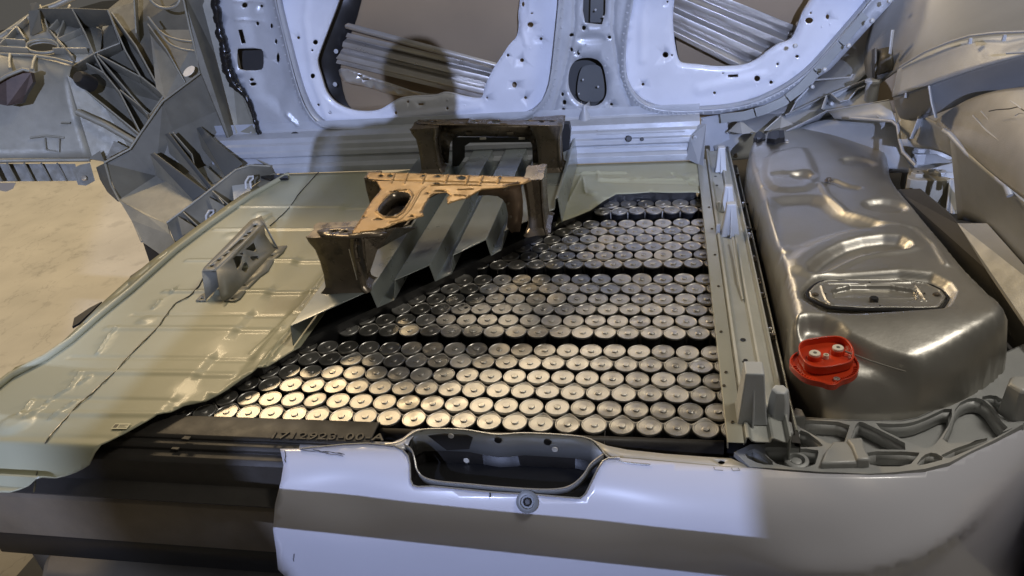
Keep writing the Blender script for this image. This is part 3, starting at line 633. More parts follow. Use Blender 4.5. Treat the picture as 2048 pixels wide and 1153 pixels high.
# ---------------------------------------------------------------- doors
def door(name, label, opening, cut, smallh, slots, beam, xrange, parent_loc, beads=(), seal=None, band=None):
    d = empty(name, parent_loc, label, 'car door')
    D = [(x, y) for x, y in opening]; cx = np.mean([q[0] for q in D]); cy = np.mean([q[1] for q in D])
    big = fd_.pxs([(cx + (x - cx) * 1.03, cy + (y - cy) * 1.06) for x, y in D])
    cutw_ = fd_.pxs(cut)
    hf = HF().bead(cutw_, .012, -.006, True)
    for b_ in beads: hf.bead(fd_.pxs(b_[0]), b_[1], b_[2])
    sheet('inner_panel', fd_, big, M_door, d, holes=[cutw_] + [fd_.pxs(circ(x, y, a_, 10, b_)) for x, y, a_, b_ in smallh] + [fd_.pxs(s_) for s_ in slots], hf=hf, grid=.035, fine=.006, thick=.0015, step=.03)
    pp = [fd_.w(u, v, -.005) for u, v in cutw_]; quadstrip('cutout_return', pp + pp[:1], [a + np.array([0, .018, 0]) for a in pp] + [pp[0] + np.array([0, .018, 0])], M_door, d, thick=.001)
    return d
fcut = smoothpoly([(690, -50), (677, 0), (653, 62), (634, 111), (631, 128), (640, 156), (649, 187), (667, 208), (694, 221), (722, 226), (756, 224), (778, 210), (798, 198), (833, 194), (868, 194), (885, 187), (900, 188), (930, 196), (962, 200), (966, 190), (970, 170), (986, 139), (1003, 114), (1018, 90), (1034, 76), (1038, 52), (1036, 28), (1040, 0), (1046, -50)], 2)
fdoor = door('front_door', 'pale blue lit front door panel seen from inside with corrugated steel beam behind its cutout', fo, fcut,
     [(597, 76, 3, 3), (631, 85, 5, 5), (625, 101, 2, 2), (626, 152, 4.5, 5), (637, 210, 2.5, 2.5), (1061, 50, 6, 5.5), (1082, 78, 3, 3), (1016, 111, 3, 3), (1044, 121, 4, 4), (1029, 170, 5, 6), (1051, 196, 3, 3), (895, 217, 2.5, 2.5), (816, 204, 2.5, 2.5), (792, 226, 2.5, 3), (974, 196, 2, 2), (1064, 27, 2, 2), (1046, 9, 3, 5), (660, 226, 2.5, 2.5)],
     [[(837, 207), (847, 207), (847, 211), (837, 211)]], None, None, (.1, YD, .3), beads=[([(1058, -40), (1060, 30), (1045, 60), (1052, 90)], .012, .004), ([(620, -40), (610, 40), (626, 160), (655, 236), (760, 240), (960, 215)], .02, .004)])
rcut = smoothpoly([(1350, -50), (1349, 0), (1345, 28), (1347, 69), (1351, 97), (1356, 121), (1363, 129), (1392, 131), (1425, 135), (1455, 136), (1489, 133), (1517, 121), (1545, 97), (1566, 87), (1583, 82), (1592, 66), (1600, 42), (1607, 24), (1622, 2), (1650, -50)], 2)
rdoor = door('rear_door', 'pale blue lit rear door panel seen from inside above the sill, pierced with small round holes', ro, rcut,
     [(1331, 110, 6, 6), (1344, 111, 2, 2), (1286, 169, 3, 3), (1514, 157, 6, 6), (1542, 165, 3.5, 3.5), (1429, 186, 3, 3), (1594, 113, 3.5, 3), (1555, 128, 2.5, 2.5), (1618, 41, 8, 6), (1655, 34, 3.5, 5), (1621, 26, 2, 2), (1335, 4, 2, 2), (1446, 147, 1.5, 1.5)],
     [[(1456, 150), (1476, 149), (1476, 154), (1456, 155)]], None, None, (1.15, YD, .3), beads=[([(1300, -40), (1285, 40), (1284, 120)], .02, .004), ([(1640, -20), (1600, 90), (1540, 150), (1400, 180)], .03, .004)])
def tinybumps(d, L, nm='weld_nut'):
    for x, y in L:
        p = PY(x, y, YD - .0005); lathe(nm, [(.0032, 0), (.0028, .0015), (.0001, .0022)], M_door, d, 8, Frame(p, (1, 0, 0), (0, 0, 1)))
tinybumps(fdoor, [(1083, 60), (1083, 96), (895, 200), (930, 211), (1084, 70), (660, 226), (1061, 97)]); tinybumps(rdoor, [(1644, 54), (1661, 49), (1588, 100), (1603, 96), (1537, 152), (1553, 150), (1426, 171), (1411, 184), (1512, 172)])
# outer skins, black edge band, corrugated beams
for d, x0, x1 in ((fdoor, 560, 1130), (rdoor, 1240, 1800)):
    sheet('outer_skin', fs_, fs_.pxs([(x0, -90), (x1, -90), (x1, 225), (x0, 240)]), M_skin, d, thick=.002, hf=HF(lambda p: .008 * np.sin(p[:, 0] * 5)), grid=.04)
fsk = FY(YS - .006)
sheet('edge_band', fsk, fsk.pxs(smoothpoly([(735, -50), (723, 0), (712, 42), (700, 70), (688, 110), (678, 140), (687, 194), (700, 218), (730, 240), (600, 240), (590, 100), (640, -50)], 1)), M_black, fdoor, thick=.004)
fsk2 = FY(YS - .006)
sheet('edge_band', fsk2, fsk2.pxs([(1362, -50), (1360, 0), (1352, 14), (1352, 85), (1356, 110), (1363, 135), (1330, 140), (1320, -50)]), M_black, rdoor, thick=.004)
tube('skin_seam', [PY(833, -10, YS - .002), PY(828, 30, YS - .002), PY(824, 70, YS - .002)], .001, M_black, fdoor, 6)
def beam(parent, a0, a1, b0, b1, prof, Y=YD + .062, name='impact_beam', trim=0, M=M_beam):
    """corrugated sheet: a0->a1 upper edge, b0->b1 lower edge (photo pixels); prof: list of (t, depth)"""
    f_ = FY(Y); A0, A1, B0, B1 = [np.array(f_.px(*q)) for q in (a0, a1, b0, b1)]; vs = []; fs = []; n = len(prof)
    for s_ in (0, 1):
        for t, dd in prof:
            e = rnd.uniform(-.004, .004) if s_ == 0 else 0
            u = (A0 * (1 - t) + B0 * t) if s_ == 0 else (A1 * (1 - t) + B1 * t); vs.append(f_.w(u[0] + e, u[1], dd))
    fs = [[i, i + 1, n + i + 1, n + i] for i in range(n - 1)]
    o = put(name, meshdata(name, vs, fs), M, parent, sharp=28)
    if np.array(o.data.polygons[0].normal)[1] > 0: o.data.flip_normals()
    solid(o, .002); bevel(o, .003, 3, 25); return o
pr1 = [(0, .0), (.13, .0), (.17, -.022), (.22, -.022), (.27, .006), (.42, .008), (.52, -.016), (.60, -.018), (.66, .006), (.80, .008), (.88, -.010), (1, -.008)]
beam(fdoor, (697, 66), (1010, 142), (668, 128), (985, 205), pr1)
beam(fdoor, (694, 46), (1016, 132), (690, 58), (1012, 146), [(0, 0), (.3, .006), (.6, .006), (1, -.002)], YD + .055)
f_ = FY(YD + .05); sheet('beam_bracket', f_, f_.pxs(smoothpoly([(676, 136), (700, 138), (730, 150), (762, 160), (845, 188), (900, 190), (840, 196), (780, 190), (735, 174), (690, 166), (680, 155)], 1)), M_beam, fdoor, holes=[f_.pxs(circ(721, 152, 5, 10, 3)), f_.pxs([(722, 158), (740, 157), (737, 161), (726, 161)])], hf=HF().bead(f_.pxs([(700, 142), (730, 154), (790, 172), (850, 190)]), .008, .005), grid=.03, fine=.005, thick=.002)
pr2 = [(0, .0), (.08, 0), (.14, -.016), (.2, -.016), (.28, .008), (.38, .008), (.46, -.018), (.52, -.018), (.6, .006), (.7, .006), (.78, -.014), (.84, -.014), (.92, .006), (1, .004)]
beam(rdoor, (1340, -48), (1640, 72), (1340, 68), (1500, 150), pr2)
for x, y in [(672, 103), (670, 169)]: bolt(PY(x, y, YD + .03), .006, fd_, M_frame, fdoor, name='rivet')

# spot welds, too small to pick apart
wm = lathe_me('w', [(.0035, -.0005), (.0030, .0007), (.0001, .0009)], 7, Frame((0, 0, 0), (1, 0, 0), (0, 0, 1))); base_v = [np.array(v.co) for v in wm.vertices]; base_f = [list(p.vertices) for p in wm.polygons]
V_, F_ = [], []
def weld(x, y, Y):
    p = PY(x, y, Y); k = len(V_); V_.extend([q + p for q in base_v]); F_.extend([[i + k for i in f] for f in base_f])
for L in (fo, ro):
    c = np.mean(L, 0); g_ = [(c[0] + (x - c[0]) * 1.035, c[1] + (y - c[1]) * 1.07) for x, y in subdiv(L, 26)]
    for k, (x, y) in enumerate(g_):
        if -20 < y < 236: weld(x + rnd.uniform(-1, 1), y, YF - .009)
for k in range(16): weld(1160 + rnd.uniform(-45, 60), 20 + k * 14, YF - .001)
for k in range(14): weld(1120 + k * 22, 240 + rnd.uniform(-1, 1), YF - .001)
for k in range(10): weld(640 + k * 22, 268, 1.335)
put('spot_welds', meshdata('spot_welds', V_, F_), M_frame, bs, kind='stuff')

facet('sill_end_plate', [PY(1402, 236, 1.375), PY(1452, 228, 1.375), PY(1462, 300, 1.375), PY(1404, 345, 1.375)], M_frame, bs, .003)
# ================================================================ rear cross member beside the cells
cmb = empty('rear_cross_member', (1.13, .6, .03), 'beige grey cross member with screwed flat strip and tall ribbed bosses behind the cells', 'cross member')
def extrude_y(name, prof, ys, m, parent, thick=.002, bev=.0015, dx=None):
    A = []; fs = []; n = len(prof)
    for y in ys:
        for x, z in prof: A.append((x + (dx(y) if dx else 0), y, z))
    for k in range(len(ys) - 1):
        for i in range(n - 1): fs.append([k * n + i, k * n + i + 1, (k + 1) * n + i + 1, (k + 1) * n + i])
    o = put(name, meshdata(name, A, fs), m, parent, sharp=25)
    if thick: solid(o, thick)
    if bev: bevel(o, bev, 2, 25)
    return o
M_bed = mat('cross_member_cast', (.42, .43, .40), .46, .2, .06, 16, .2, 300, rvar=.06)
M_strip = mat('flat_strip_steel', (.40, .40, .34), .36, .3, .06, 9, .08, 120)
extrude_y('screw_strip', [(1.0815, .020), (1.0815, .0345), (1.1085, .0345), (1.1090, .030)], [-.075, .3, .7, 1.262], M_strip, cmb)
extrude_y('bed', [(1.1095, .028), (1.112, .040), (1.117, .041), (1.122, .034), (1.128, .032), (1.150, .032), (1.153, .040), (1.157, .041), (1.172, .034), (1.178, .034), (1.181, .046), (1.184, .046), (1.186, -.06)], [-.068, .2, .6, 1.0, 1.34], M_bed, cmb, .0025)
for x, y in [(1442, 664), (1452, 745), (1465, 845), (1437, 573), (1424, 458), (1418, 415), (1430, 510), (1448, 772)]:
    p = P(x, y, .035); lathe('screw', [(.0034, 0), (.0034, .0012), (.0022, .0016), (.0016, .0004), (.0001, .0004)], mat('dark_screw', (.12, .10, .07), .4, .6), cmb, 10, Frame(p, (1, 0, 0), (0, 1, 0)))
for x, y, r in [(1486, 680, .0058), (1491, 721, .0045), (1431, 353, .004), (1434, 371, .004), (1487, 724, .003)]:
    p = P(x, y, .0328); lathe('bed_hole', [(r, 0), (r * .95, .0006), (.0001, .0006)], M_black, cmb, 14, Frame(p, (1, 0, 0), (0, 1, 0)))
M_boss = mat('boss_cast', (.52, .54, .56), .48, .1, .05, 20, .2, 300)
def boss(x, y, z0, w, d, h, taper=.55, rib=True, parent=cmb, m=M_boss, hexa=False):
    p = P(x, y, z0); cx, cy = p[0], p[1] + d / 2; vs = []
    for t, s_ in ((0, 1), (.12, .93), (.8, taper + .06), (1, taper)):
        for u, v in ((-1, -1), (1, -1), (1, 1), (-1, 1)): vs.append((cx + w / 2 * u * s_, cy + d / 2 * v * s_, z0 + h * t))
    fs = []
    for k in range(3):
        for i in range(4): fs.append([k * 4 + i, k * 4 + (i + 1) % 4, (k + 1) * 4 + (i + 1) % 4, (k + 1) * 4 + i])
    fs.append([12, 13, 14, 15]); o = put('boss', meshdata('boss', vs, fs), m, parent, sharp=30); bevel(o, .0025, 3)
    if rib:
        vs = [(cx - .0018, cy - d * .50 - .008, z0), (cx + .0018, cy - d * .50 - .008, z0), (cx + .0018, cy - d * .3 * taper - .004, z0 + h * .96), (cx - .0018, cy - d * .3 * taper - .004, z0 + h * .96),
              (cx - .0018, cy, z0), (cx + .0018, cy, z0), (cx + .0018, cy, z0 + h * .96), (cx - .0018, cy, z0 + h * .96)]
        o = put('boss_rib', meshdata('boss_rib', vs, [[0, 1, 2, 3], [1, 5, 6, 2], [4, 0, 3, 7], [3, 2, 6, 7], [5, 4, 7, 6]]), m, o, sharp=30); bevel(o, .001)
    return o
boss(1442, 345, .034, .034, .035, .075, .62); boss(1456, 424, .034, .040, .035, .070, .5); boss(1461, 474, .034, .046, .04, .085, .5)
boss(1444, 292, .034, .03, .03, .06, .7, False)
for x, y, w in [(1436, 470, .012), (1438, 424, .010)]: boss(x, y, .034, w, .012, .028, .8, False)
pb = boss(1505, 850, .034, .050, .06, .100, .62, True)
p = P(1545, 868, .02); hexp = [(.021, .0), (.0195, .05), (.0175, .08), (.0145, .098), (.0135, .100), (.0001, .100)]
o = lathe('hex_post', hexp, M_boss, cmb, 6, Frame((p[0] + .012, p[1] + .035, -.01), (1, 0, 0), (0, 1, 0)), 20); bevel(o, .003, 2)
tube('tail_rib', [P(1466, 476, .052), P(1471, 510, .046), P(1478, 560, .043), P(1486, 600, .036)], [.003, .003, .003, .002], M_bed, cmb, 8)
# bolted dark flange between cross member and cover
fl = empty('bolted_flange', (1.2, .6, 0), 'dark narrow flange with a row of small bolts in the gap beside the steel cover', 'flange')
extrude_y('flange_strip', [(1.187, .012), (1.189, .018), (1.204, .016), (1.206, -.05)], [-.05, .5, 1.25], M_blackr, fl, .002)
tube('flange_pipe', [(1.1995, y, .026) for y in (-.03, .2, .4, .6, .8, 1.0, 1.2)], .0022, M_strip, fl, 8)
for x, y in [(1471, 310), (1475, 350), (1487, 408), (1495, 458), (1499, 470), (1508, 516), (1516, 562), (1525, 590), (1540, 660), (1546, 672)]:
    p = P(x, y, .03); f_ = Frame(p, (1, 0, 0), (0, 1, 0)); lathe('flange_bolt', [(.0075, -.008), (.0075, -.004), (.005, -.0035), (.0048, .004), (.0001, .0045)], M_edge if x in (1487, 1540, 1499) else M_bronze, fl, 8, f_)
for x, y in [(1507, 460), (1513, 408)]: tube('flange_hose', [P(1492, y, .028), P(x, y, .028), P(x + 6, y + 6, .0)], .004, M_black, fl, 8)
# ================================================================ stamped steel cover
cov = empty('steel_cover', (1.4, .6, 0), 'large stamped bare steel cover with rounded edges, access plate and pressed recesses', 'cover')
zc = .12; CP = lambda x, y, z=.12: tuple(P(x, y, z)[:2])
def chgt(p): return 0
base_out = [CP(1512, 275, .1), CP(1580, 258, .1), CP(1663, 226, .1), CP(1772, 250, .11), CP(1778, 312, .11), CP(1781, 375, .1), CP(1835, 440, .1), CP(1899, 519, .1), CP(1958, 590, .1), CP(2012, 659, .08), CP(2006, 690, .06), CP(1975, 740, .03), CP(1905, 790, .02), CP(1833, 812, .02), CP(1717, 815, .02), CP(1650, 806, .02), CP(1608, 765, .03), CP(1584, 722, .05), (1.226, .25), (1.226, .5), (1.222, .8), (1.212, 1.05)]
base_out = smoothpoly(base_out, 2)
cx_, cy_ = np.mean([q[0] for q in base_out]), np.mean([q[1] for q in base_out])
def grow(poly, d):
    P_ = np.array(poly); n = len(P_); T_ = np.roll(P_, -1, 0) - np.roll(P_, 1, 0); T_ /= np.linalg.norm(T_, axis=1)[:, None] + 1e-9
    a = np.sum(P_[:, 0] * np.roll(P_[:, 1], -1) - np.roll(P_[:, 0], -1) * P_[:, 1]); N_ = np.stack([T_[:, 1], -T_[:, 0]], 1) * (1 if a > 0 else -1)
    return [tuple(q) for q in P_ + N_ * d]
def cbase(p):
    x, y = p[:, 0], p[:, 1]; d = dpoly(p, base_out); ins = inside(p, base_out); s_ = np.where(ins, d, -d)
    w = np.where(x < 1.27, .022, .034)
    near_ = sm((.20 - y) / .16); w = w + .03 * near_
    e = np.clip((s_ + .014) / w, 0, 1); prof_ = np.sqrt(1 - (1 - e) ** 2)           # round shoulder
    top = .165 - .030 * near_ + .012 * sm((x - 1.3) / .2)
    return -.045 + top * prof_
hc = HF(cbase)
C = lambda L, z=.12: [CP(x, y, z) for x, y in L]
hc.pad(C(smoothpoly([(1545, 402), (1580, 396), (1640, 396), (1690, 436), (1770, 458), (1700, 462), (1640, 476), (1600, 492), (1548, 486), (1542, 440)], 1)), .024, -.012)
hc.pad(C(smoothpoly([(1572, 530), (1606, 500), (1650, 478), (1700, 466), (1790, 461), (1820, 470), (1842, 505), (1800, 514), (1730, 516), (1690, 530), (1650, 548), (1610, 552)], 1)), .016, .007)
hc.pad(C(smoothpoly([(1612, 544), (1648, 512), (1700, 489), (1788, 484), (1824, 500), (1808, 508), (1730, 511), (1688, 524), (1645, 545)], 1)), .012, -.018)
hc.bead(C([(1640, 370), (1655, 395), (1690, 428), (1760, 452), (1830, 468), (1868, 500), (1890, 540)]), .012, .005)
hc.pad(C(smoothpoly([(1528, 345), (1535, 310), (1605, 296), (1618, 315), (1632, 350), (1628, 380), (1560, 385), (1535, 372)], 1)), .014, .007)
hc.pad(C(smoothpoly([(1540, 348), (1620, 350), (1622, 358), (1545, 360)], 1)), .006, -.005)
hc.pad(C(circ(1606, 355, 22, 12, 8)), .012, -.008)
hc.pad(C(circ(1716, 332, 34, 14, 8, .15)), .010, -.009); hc.pad(C(circ(1772, 420, 42, 14, 11, .1)), .012, -.012)
hc.bead(C([(1664, 366), (1690, 378), (1712, 384)]), .016, -.007)
hc.pad(C(smoothpoly([(1600, 590), (1625, 560), (1652, 551), (1846, 551), (1910, 583), (1893, 620), (1878, 625), (1662, 624), (1636, 613)], 1)), .009, -.016)
hc.pad(C(smoothpoly([(1590, 675), (1600, 650), (1660, 655), (1700, 690), (1900, 745), (1990, 700), (2060, 760), (1900, 900), (1580, 900)], 1), .10), .015, -.028)
hc.bead(C([(1530, 330), (1490, 290)], .1), .012, .0)
sheet('cover_shell', FZ(0), grow(base_out, .018), M_steel, cov, hf=hc, grid=.012, fine=.005, thick=.002, step=.008, sharp=70)
# access plate
zp = .1215; fp = FZ(zp)
def shrink(L, k, c=None):
    a = np.mean(L, 0) if c is None else np.array(c); return [tuple(a + (np.array(q) - a) * k) for q in L]
apx = smoothpoly([(1610, 590), (1632, 566), (1658, 559), (1840, 559), (1898, 588), (1884, 613), (1872, 617), (1668, 616), (1642, 606)], 1)
rim = shrink(apx, .985)
hp = HF().bead(fp.pxs(shrink(apx, .96)), .003, .0015, True).pad(fp.pxs(smoothpoly([(1662, 572), (1822, 572), (1850, 604), (1672, 605)], 1)), .0025, -.008).bead(fp.pxs([(1642, 572), (1646, 585), (1652, 600), (1662, 610)]), .003, .002).bead(fp.pxs([(1832, 572), (1842, 588), (1852, 602)]), .003, .0025)
hp.bead(fp.pxs([(1666, 590), (1835, 590)]), .002, .0022).bead(fp.pxs([(1658, 568), (1822, 567)]), .0025, .002)
ap = sheet('access_plate', fp, fp.pxs(rim), M_steel, cov, hf=hp, grid=.01, fine=.0022, thick=.0015, step=.01)
tube('plate_gasket', [fp.w(*fp.px(x, y + 1.5), -.002) for x, y in smoothpoly(shrink(apx, 1.025), 1)], .0032, M_black, cov, 6, closed=True)
for x, y in [(1630, 590), (1873, 590)]: bolt(fp.p3(x, y, .0), .0055, fp, M_bronze, ap)
lathe('black_plug', [(.0085, -.008), (.0085, .001), (.007, .003), (.0001, .003)], M_black, ap, 12, Frame(fp.p3(1748, 598, 0), (1, 0, 0), (0, 1, 0)))
for i in range(14): tube('weld_bead', [fp.w(*fp.px(1828 + rnd.uniform(-5, 6) + i * .9, 576 + i * 2.0), rnd.uniform(-.003, 0)) + d_ for d_ in (np.array([0, 0, 0]), np.array([.003, .001, .001]))], .0018, M_edge, ap, 6)
for x, y in [(1739, 565), (1651, 588), (1849, 587), (1760, 612)]: lathe('pin_hole', [(.002, 0), (.0018, .0005), (.0001, .0005)], M_black, ap, 8, Frame(fp.p3(x, y, .0012), (1, 0, 0), (0, 1, 0)))
lathe('cover_bolt', [(.0105, 0), (.0105, .002), (.0065, .0022), (.006, .008), (.0001, .009)], M_bronze, cov, 10, Frame(P(1657, 362, .128), (1, 0, 0), (0, 1, 0)))
tube('pressed_line', [P(1690, 703, .103), P(1740, 722, .0985), P(1790, 738, .090), P(1812, 744, .088)], .0015, M_steel, cov, 6)
# clips
for lab_, pts, z0, z1 in (('smaller black plastic clip at the far left corner of the steel cover', [(1506, 292), (1512, 280), (1523, 280), (1530, 286), (1530, 294), (1512, 298)], .10, .125), ('larger black plastic clip on the far edge of the steel cover, beside a bolt', [(1532, 300), (1535, 288), (1545, 284), (1566, 283), (1568, 298), (1550, 302)], .10, .135)):
    k = empty('cable_clip', P(pts[0][0], pts[0][1], z0), lab_, 'clip', 'black clips on the cover edge')
    f_ = FZ(z0); o = prism('clip_body', f_, f_.pxs(pts), 0, z1 - z0, M_black, k); f_ = FZ(z1)
    prism('clip_lug', f_, f_.pxs([(a + (np.mean([q[0] for q in pts]) - a) * .45, b - 16 * (z1 - z0) / .03) for a, b in pts]), -.004, .006, M_black, k)
f_ = FZ(.115); lathe('clip_bolt', [(.008, -.002), (.008, .002), (.005, .003), (.005, .008), (.0001, .009)], M_edge, cov, 8, Frame(P(1573, 286, .12), (1, 0, 0), (0, 1, 0)))
# ================================================================ red connector
con = empty('power_connector', P(1650, 730, .07), 'orange red connector housing with two pale round terminals on the steel cover', 'connector')
zb = .088; f_ = FZ(zb)
flo = smoothpoly([(1577, 728), (1582, 714), (1598, 704), (1640, 700), (1700, 704), (1719, 728), (1717, 748), (1700, 760), (1682, 764), (1672, 774), (1655, 773), (1645, 768), (1612, 762), (1590, 745)], 2)
prism('flange', f_, f_.pxs(flo), -.008, .0, M_red, con, bev=.001)
prism('flange_rim', f_, f_.pxs(flo), .0, .0035, M_red, con, bev=.0006, holes=[f_.pxs(shrink(flo, .95))])
body = smoothpoly([(1594, 704), (1600, 694), (1616, 688), (1668, 681), (1692, 688), (1706, 708), (1706, 730), (1692, 739), (1640, 748), (1612, 742), (1598, 722)], 2)
f2 = FZ(zb); bb = [f2.px(x, y + 6) for x, y in body]
bi = shrink(bb, .93)
prism('housing_wall', f2, bb, .0035, .019, M_red, con, bev=.0008, holes=[bi]); prism('housing_floor', f2, shrink(bb, .95), .0, .006, M_red, con, bev=.0)
fl3 = f_.pxs(flo); n_ = len(fl3)
for k in range(0, n_):
    a = np.array(fl3[k]); c = np.mean(fl3, 0); b_ = a + (c - a) * .16; a = a + (c - a) * .03
    if a[1] < c[1] + .012:
        d_ = (b_ - a); nrm = np.array([-d_[1], d_[0]]); nrm = nrm / np.linalg.norm(nrm) * .0006
        prism('flange_rib', f_, [tuple(a - nrm), tuple(b_ - nrm), tuple(b_ + nrm), tuple(a + nrm)], 0, .0035, M_red, con, bev=0)
for x, y in [(1628, 723), (1674, 712)]:
    p = P(x, y, zb); f5 = Frame((p[0], p[1], zb), (1, 0, 0), (0, 1, 0)); t_ = lathe('terminal_post', [(.0125, 0), (.012, .013), (.0115, .0145), (.0001, .0145)], M_red, con, 20, f5)
    lathe('terminal_cap', [(.0098, .013), (.0098, .018), (.009, .0188), (.0001, .0188)], M_cer, t_, 20, f5); lathe('terminal_centre', [(.0035, .0185), (.003, .0195), (.0001, .0195)], mat('tin', (.4, .37, .3), .35, .8), t_, 10, f5)
p = P(1651, 722, zb); f5 = Frame((p[0], p[1], zb), (1, 0, 0), (0, 1, 0)); lathe('centre_sleeve', [(.0055, 0), (.0052, .011), (.0048, .0135), (.0034, .0135), (.003, .009), (.0001, .009)], M_cer, con, 14, f5)
lathe('flange_eyelet', [(.0055, 0), (.0055, .004), (.0035, .0042), (.003, .001), (.0001, .001)], M_edge, con, 14, Frame(P(1673, 761, zb), (1, 0, 0), (0, 1, 0)))
prism('side_latch', Frame(P(1600, 716, zb + .006), (.35, -1, 0), (0, 0, 1)), [(-.008, 0), (.008, 0), (.007, .010), (-.007, .010)], -.001, .0015, M_black, con)
# ================================================================ rear casting
rc = empty('rear_body_casting', (1.5, .2, 0), 'large pale grey ribbed rear body casting curving round the steel cover', 'casting')
M_rc = mat('rear_cast_pale', (.41, .415, .405), .5, .25, .07, 15, .22, 380, rvar=.06)
# dark pan below the cover
sheet('pan', FZ(-.07), [(1.05, -.08), (1.9, .05), (1.95, 1.6), (1.1, 1.6)], mat('dark_pan', (.05, .045, .04), .6), rc)
# near strip: recessed floor with raised ribs
zr = .004; fr = FZ(zr); ZD = -.028
no = [(1468, 905), (1500, 889), (1530, 888), (1545, 870), (1575, 835), (1607, 836), (1700, 841), (1803, 842), (1835, 836), (1880, 815), (1943, 788), (1990, 756), (1995, 745), (1980, 720), (2100, 665), (2100, 810), (2048, 848), (1990, 880), (1940, 904), (1900, 925), (1850, 938), (1790, 945), (1740, 948), (1640, 944), (1560, 938), (1500, 934)]
fd2 = FZ(ZD)
outn = fr.pxs(no)
pockets = [[(1531, 897), (1545, 896), (1632, 900), (1634, 907), (1625, 934), (1560, 931), (1536, 912)], [(1503, 899), (1517, 902), (1552, 929), (1520, 928), (1488, 912)],
           [(1590, 885), (1594, 870), (1605, 860), (1645, 889), (1640, 893), (1592, 894)], [(1592, 850), (1602, 842), (1698, 847), (1692, 868), (1686, 888), (1658, 887), (1640, 876)],
           [(1716, 846), (1730, 848), (1830, 898), (1735, 897), (1700, 893), (1706, 870)], [(1742, 847), (1806, 850), (1840, 843), (1900, 815), (1900, 842), (1872, 884), (1858, 893), (1842, 893)],
           [(1728, 904), (1836, 905), (1833, 912), (1815, 932), (1745, 932), (1738, 918)], [(1846, 912), (1866, 905), (1890, 918), (1860, 926), (1832, 932)], [(1884, 906), (2000, 868), (2030, 855), (1975, 884), (1930, 903), (1896, 917)],
           [(1884, 884), (1905, 848), (1915, 812), (1945, 798), (1972, 805), (1998, 842), (2016, 858), (1950, 880)], [(1962, 795), (1990, 790), (2008, 800), (2012, 786), (2048, 765), (2090, 760), (2090, 800), (2040, 840), (2008, 840), (1985, 806)]]
deep = [fr.pxs(smoothpoly([(np.mean([q[0] for q in p_]) + (x - np.mean([q[0] for q in p_])) * 1.07, np.mean([q[1] for q in p_]) + (y - np.mean([q[1] for q in p_])) * 1.10) for x, y in p_], 1)) for p_ in pockets]
prism('rim_web', fr, outn, -.010, 0, M_rc, rc, holes=deep, bev=.0012)
prism('web_floor', fd2, fr.pxs(no), -.004, 0, M_rc, rc, bev=0)
for dp in deep:
    a = [fr.w(u, v, -.008) for u, v in dp]; c = np.mean(a, 0); b_ = [q + (c - q) * .10 - np.array([0, 0, .020]) for q in a]
    quadstrip('pocket_wall', a + a[:1], b_ + b_[:1], M_rc, rc, .0015)
a = [fr.w(*fr.px(x, y), 0) for x, y in no[4:17]]; quadstrip('inner_wall', a, [q - np.array([0, 0, .07]) for q in a], M_rc, rc, .003)
for pts, z1 in (([(1665, 893), (1703, 893), (1716, 936), (1640, 938), (1650, 912)], .012), ([(1690, 893), (1722, 890), (1728, 912), (1740, 936), (1712, 936), (1702, 910)], .018), ([(1543, 868), (1560, 858), (1582, 860), (1586, 884), (1545, 884)], .02)):
    f5 = FZ(zr); o = prism('boss', f5, f5.pxs(pts), -.004, z1, M_rc, rc, bev=.004)
o = lathe('ring_boss', [(.020, -.01), (.020, .004), (.017, .006), (.0135, .006), (.012, -.004), (.0001, -.004)], M_rc, rc, 24, Frame(P(1593, 924, -.012), (1, 0, 0), (0, 1, 0)))
lathe('ring_centre', [(.0085, -.01), (.0085, .002), (.007, .003), (.0001, .003)], M_rc, rc, 18, Frame(P(1593, 924, -.012), (1, 0, 0), (0, 1, 0)))
o = lathe('hex_post', [(.030, -.03), (.026, .03), (.022, .036), (.0001, .036)], M_rc, rc, 6, Frame(P(2040, 800, .03), (1, 0, 0), (0, 1, 0)), 20); bevel(o, .003)
prism('gusset_tab', FZ(.01), FZ(.01).pxs([(1580, 838), (1590, 820), (1604, 824), (1612, 840)]), -.02, .006, M_rc, rc, bev=.003)
# far ledge with triangular gussets
ledge = lambda pts, m=M_rc, th=.003, nm='ledge': facet(nm, [PR(*q) for q in pts], m, rc, th)
M_rb = mat('rear_cast_bluish', (.44, .45, .45), .48, .2, .06, 15, .2, 380)
loft('ledge_band', [[(1415, 232, 2.78), (1500, 226, 2.76), (1600, 196, 2.74), (1668, 152, 2.72), (1742, 122, 2.66)], [(1415, 250, 2.70), (1500, 244, 2.68), (1610, 218, 2.64), (1690, 176, 2.60), (1760, 150, 2.52)], [(1415, 268, 2.66), (1500, 268, 2.62), (1600, 262, 2.56), (1655, 224, 2.52), (1745, 206, 2.44)], [(1440, 322, 2.60), (1500, 318, 2.58), (1590, 300, 2.54), (1660, 270, 2.52), (1745, 262, 2.44)]], M_rb, rc, 2, .004)
def fin(top, bot, m=M_rb, th=.003, parent=rc, nm='rib'): return quadstrip(nm, [PR(*q) for q in top], [PR(*q) for q in bot], m, parent, th, bev=.0008)
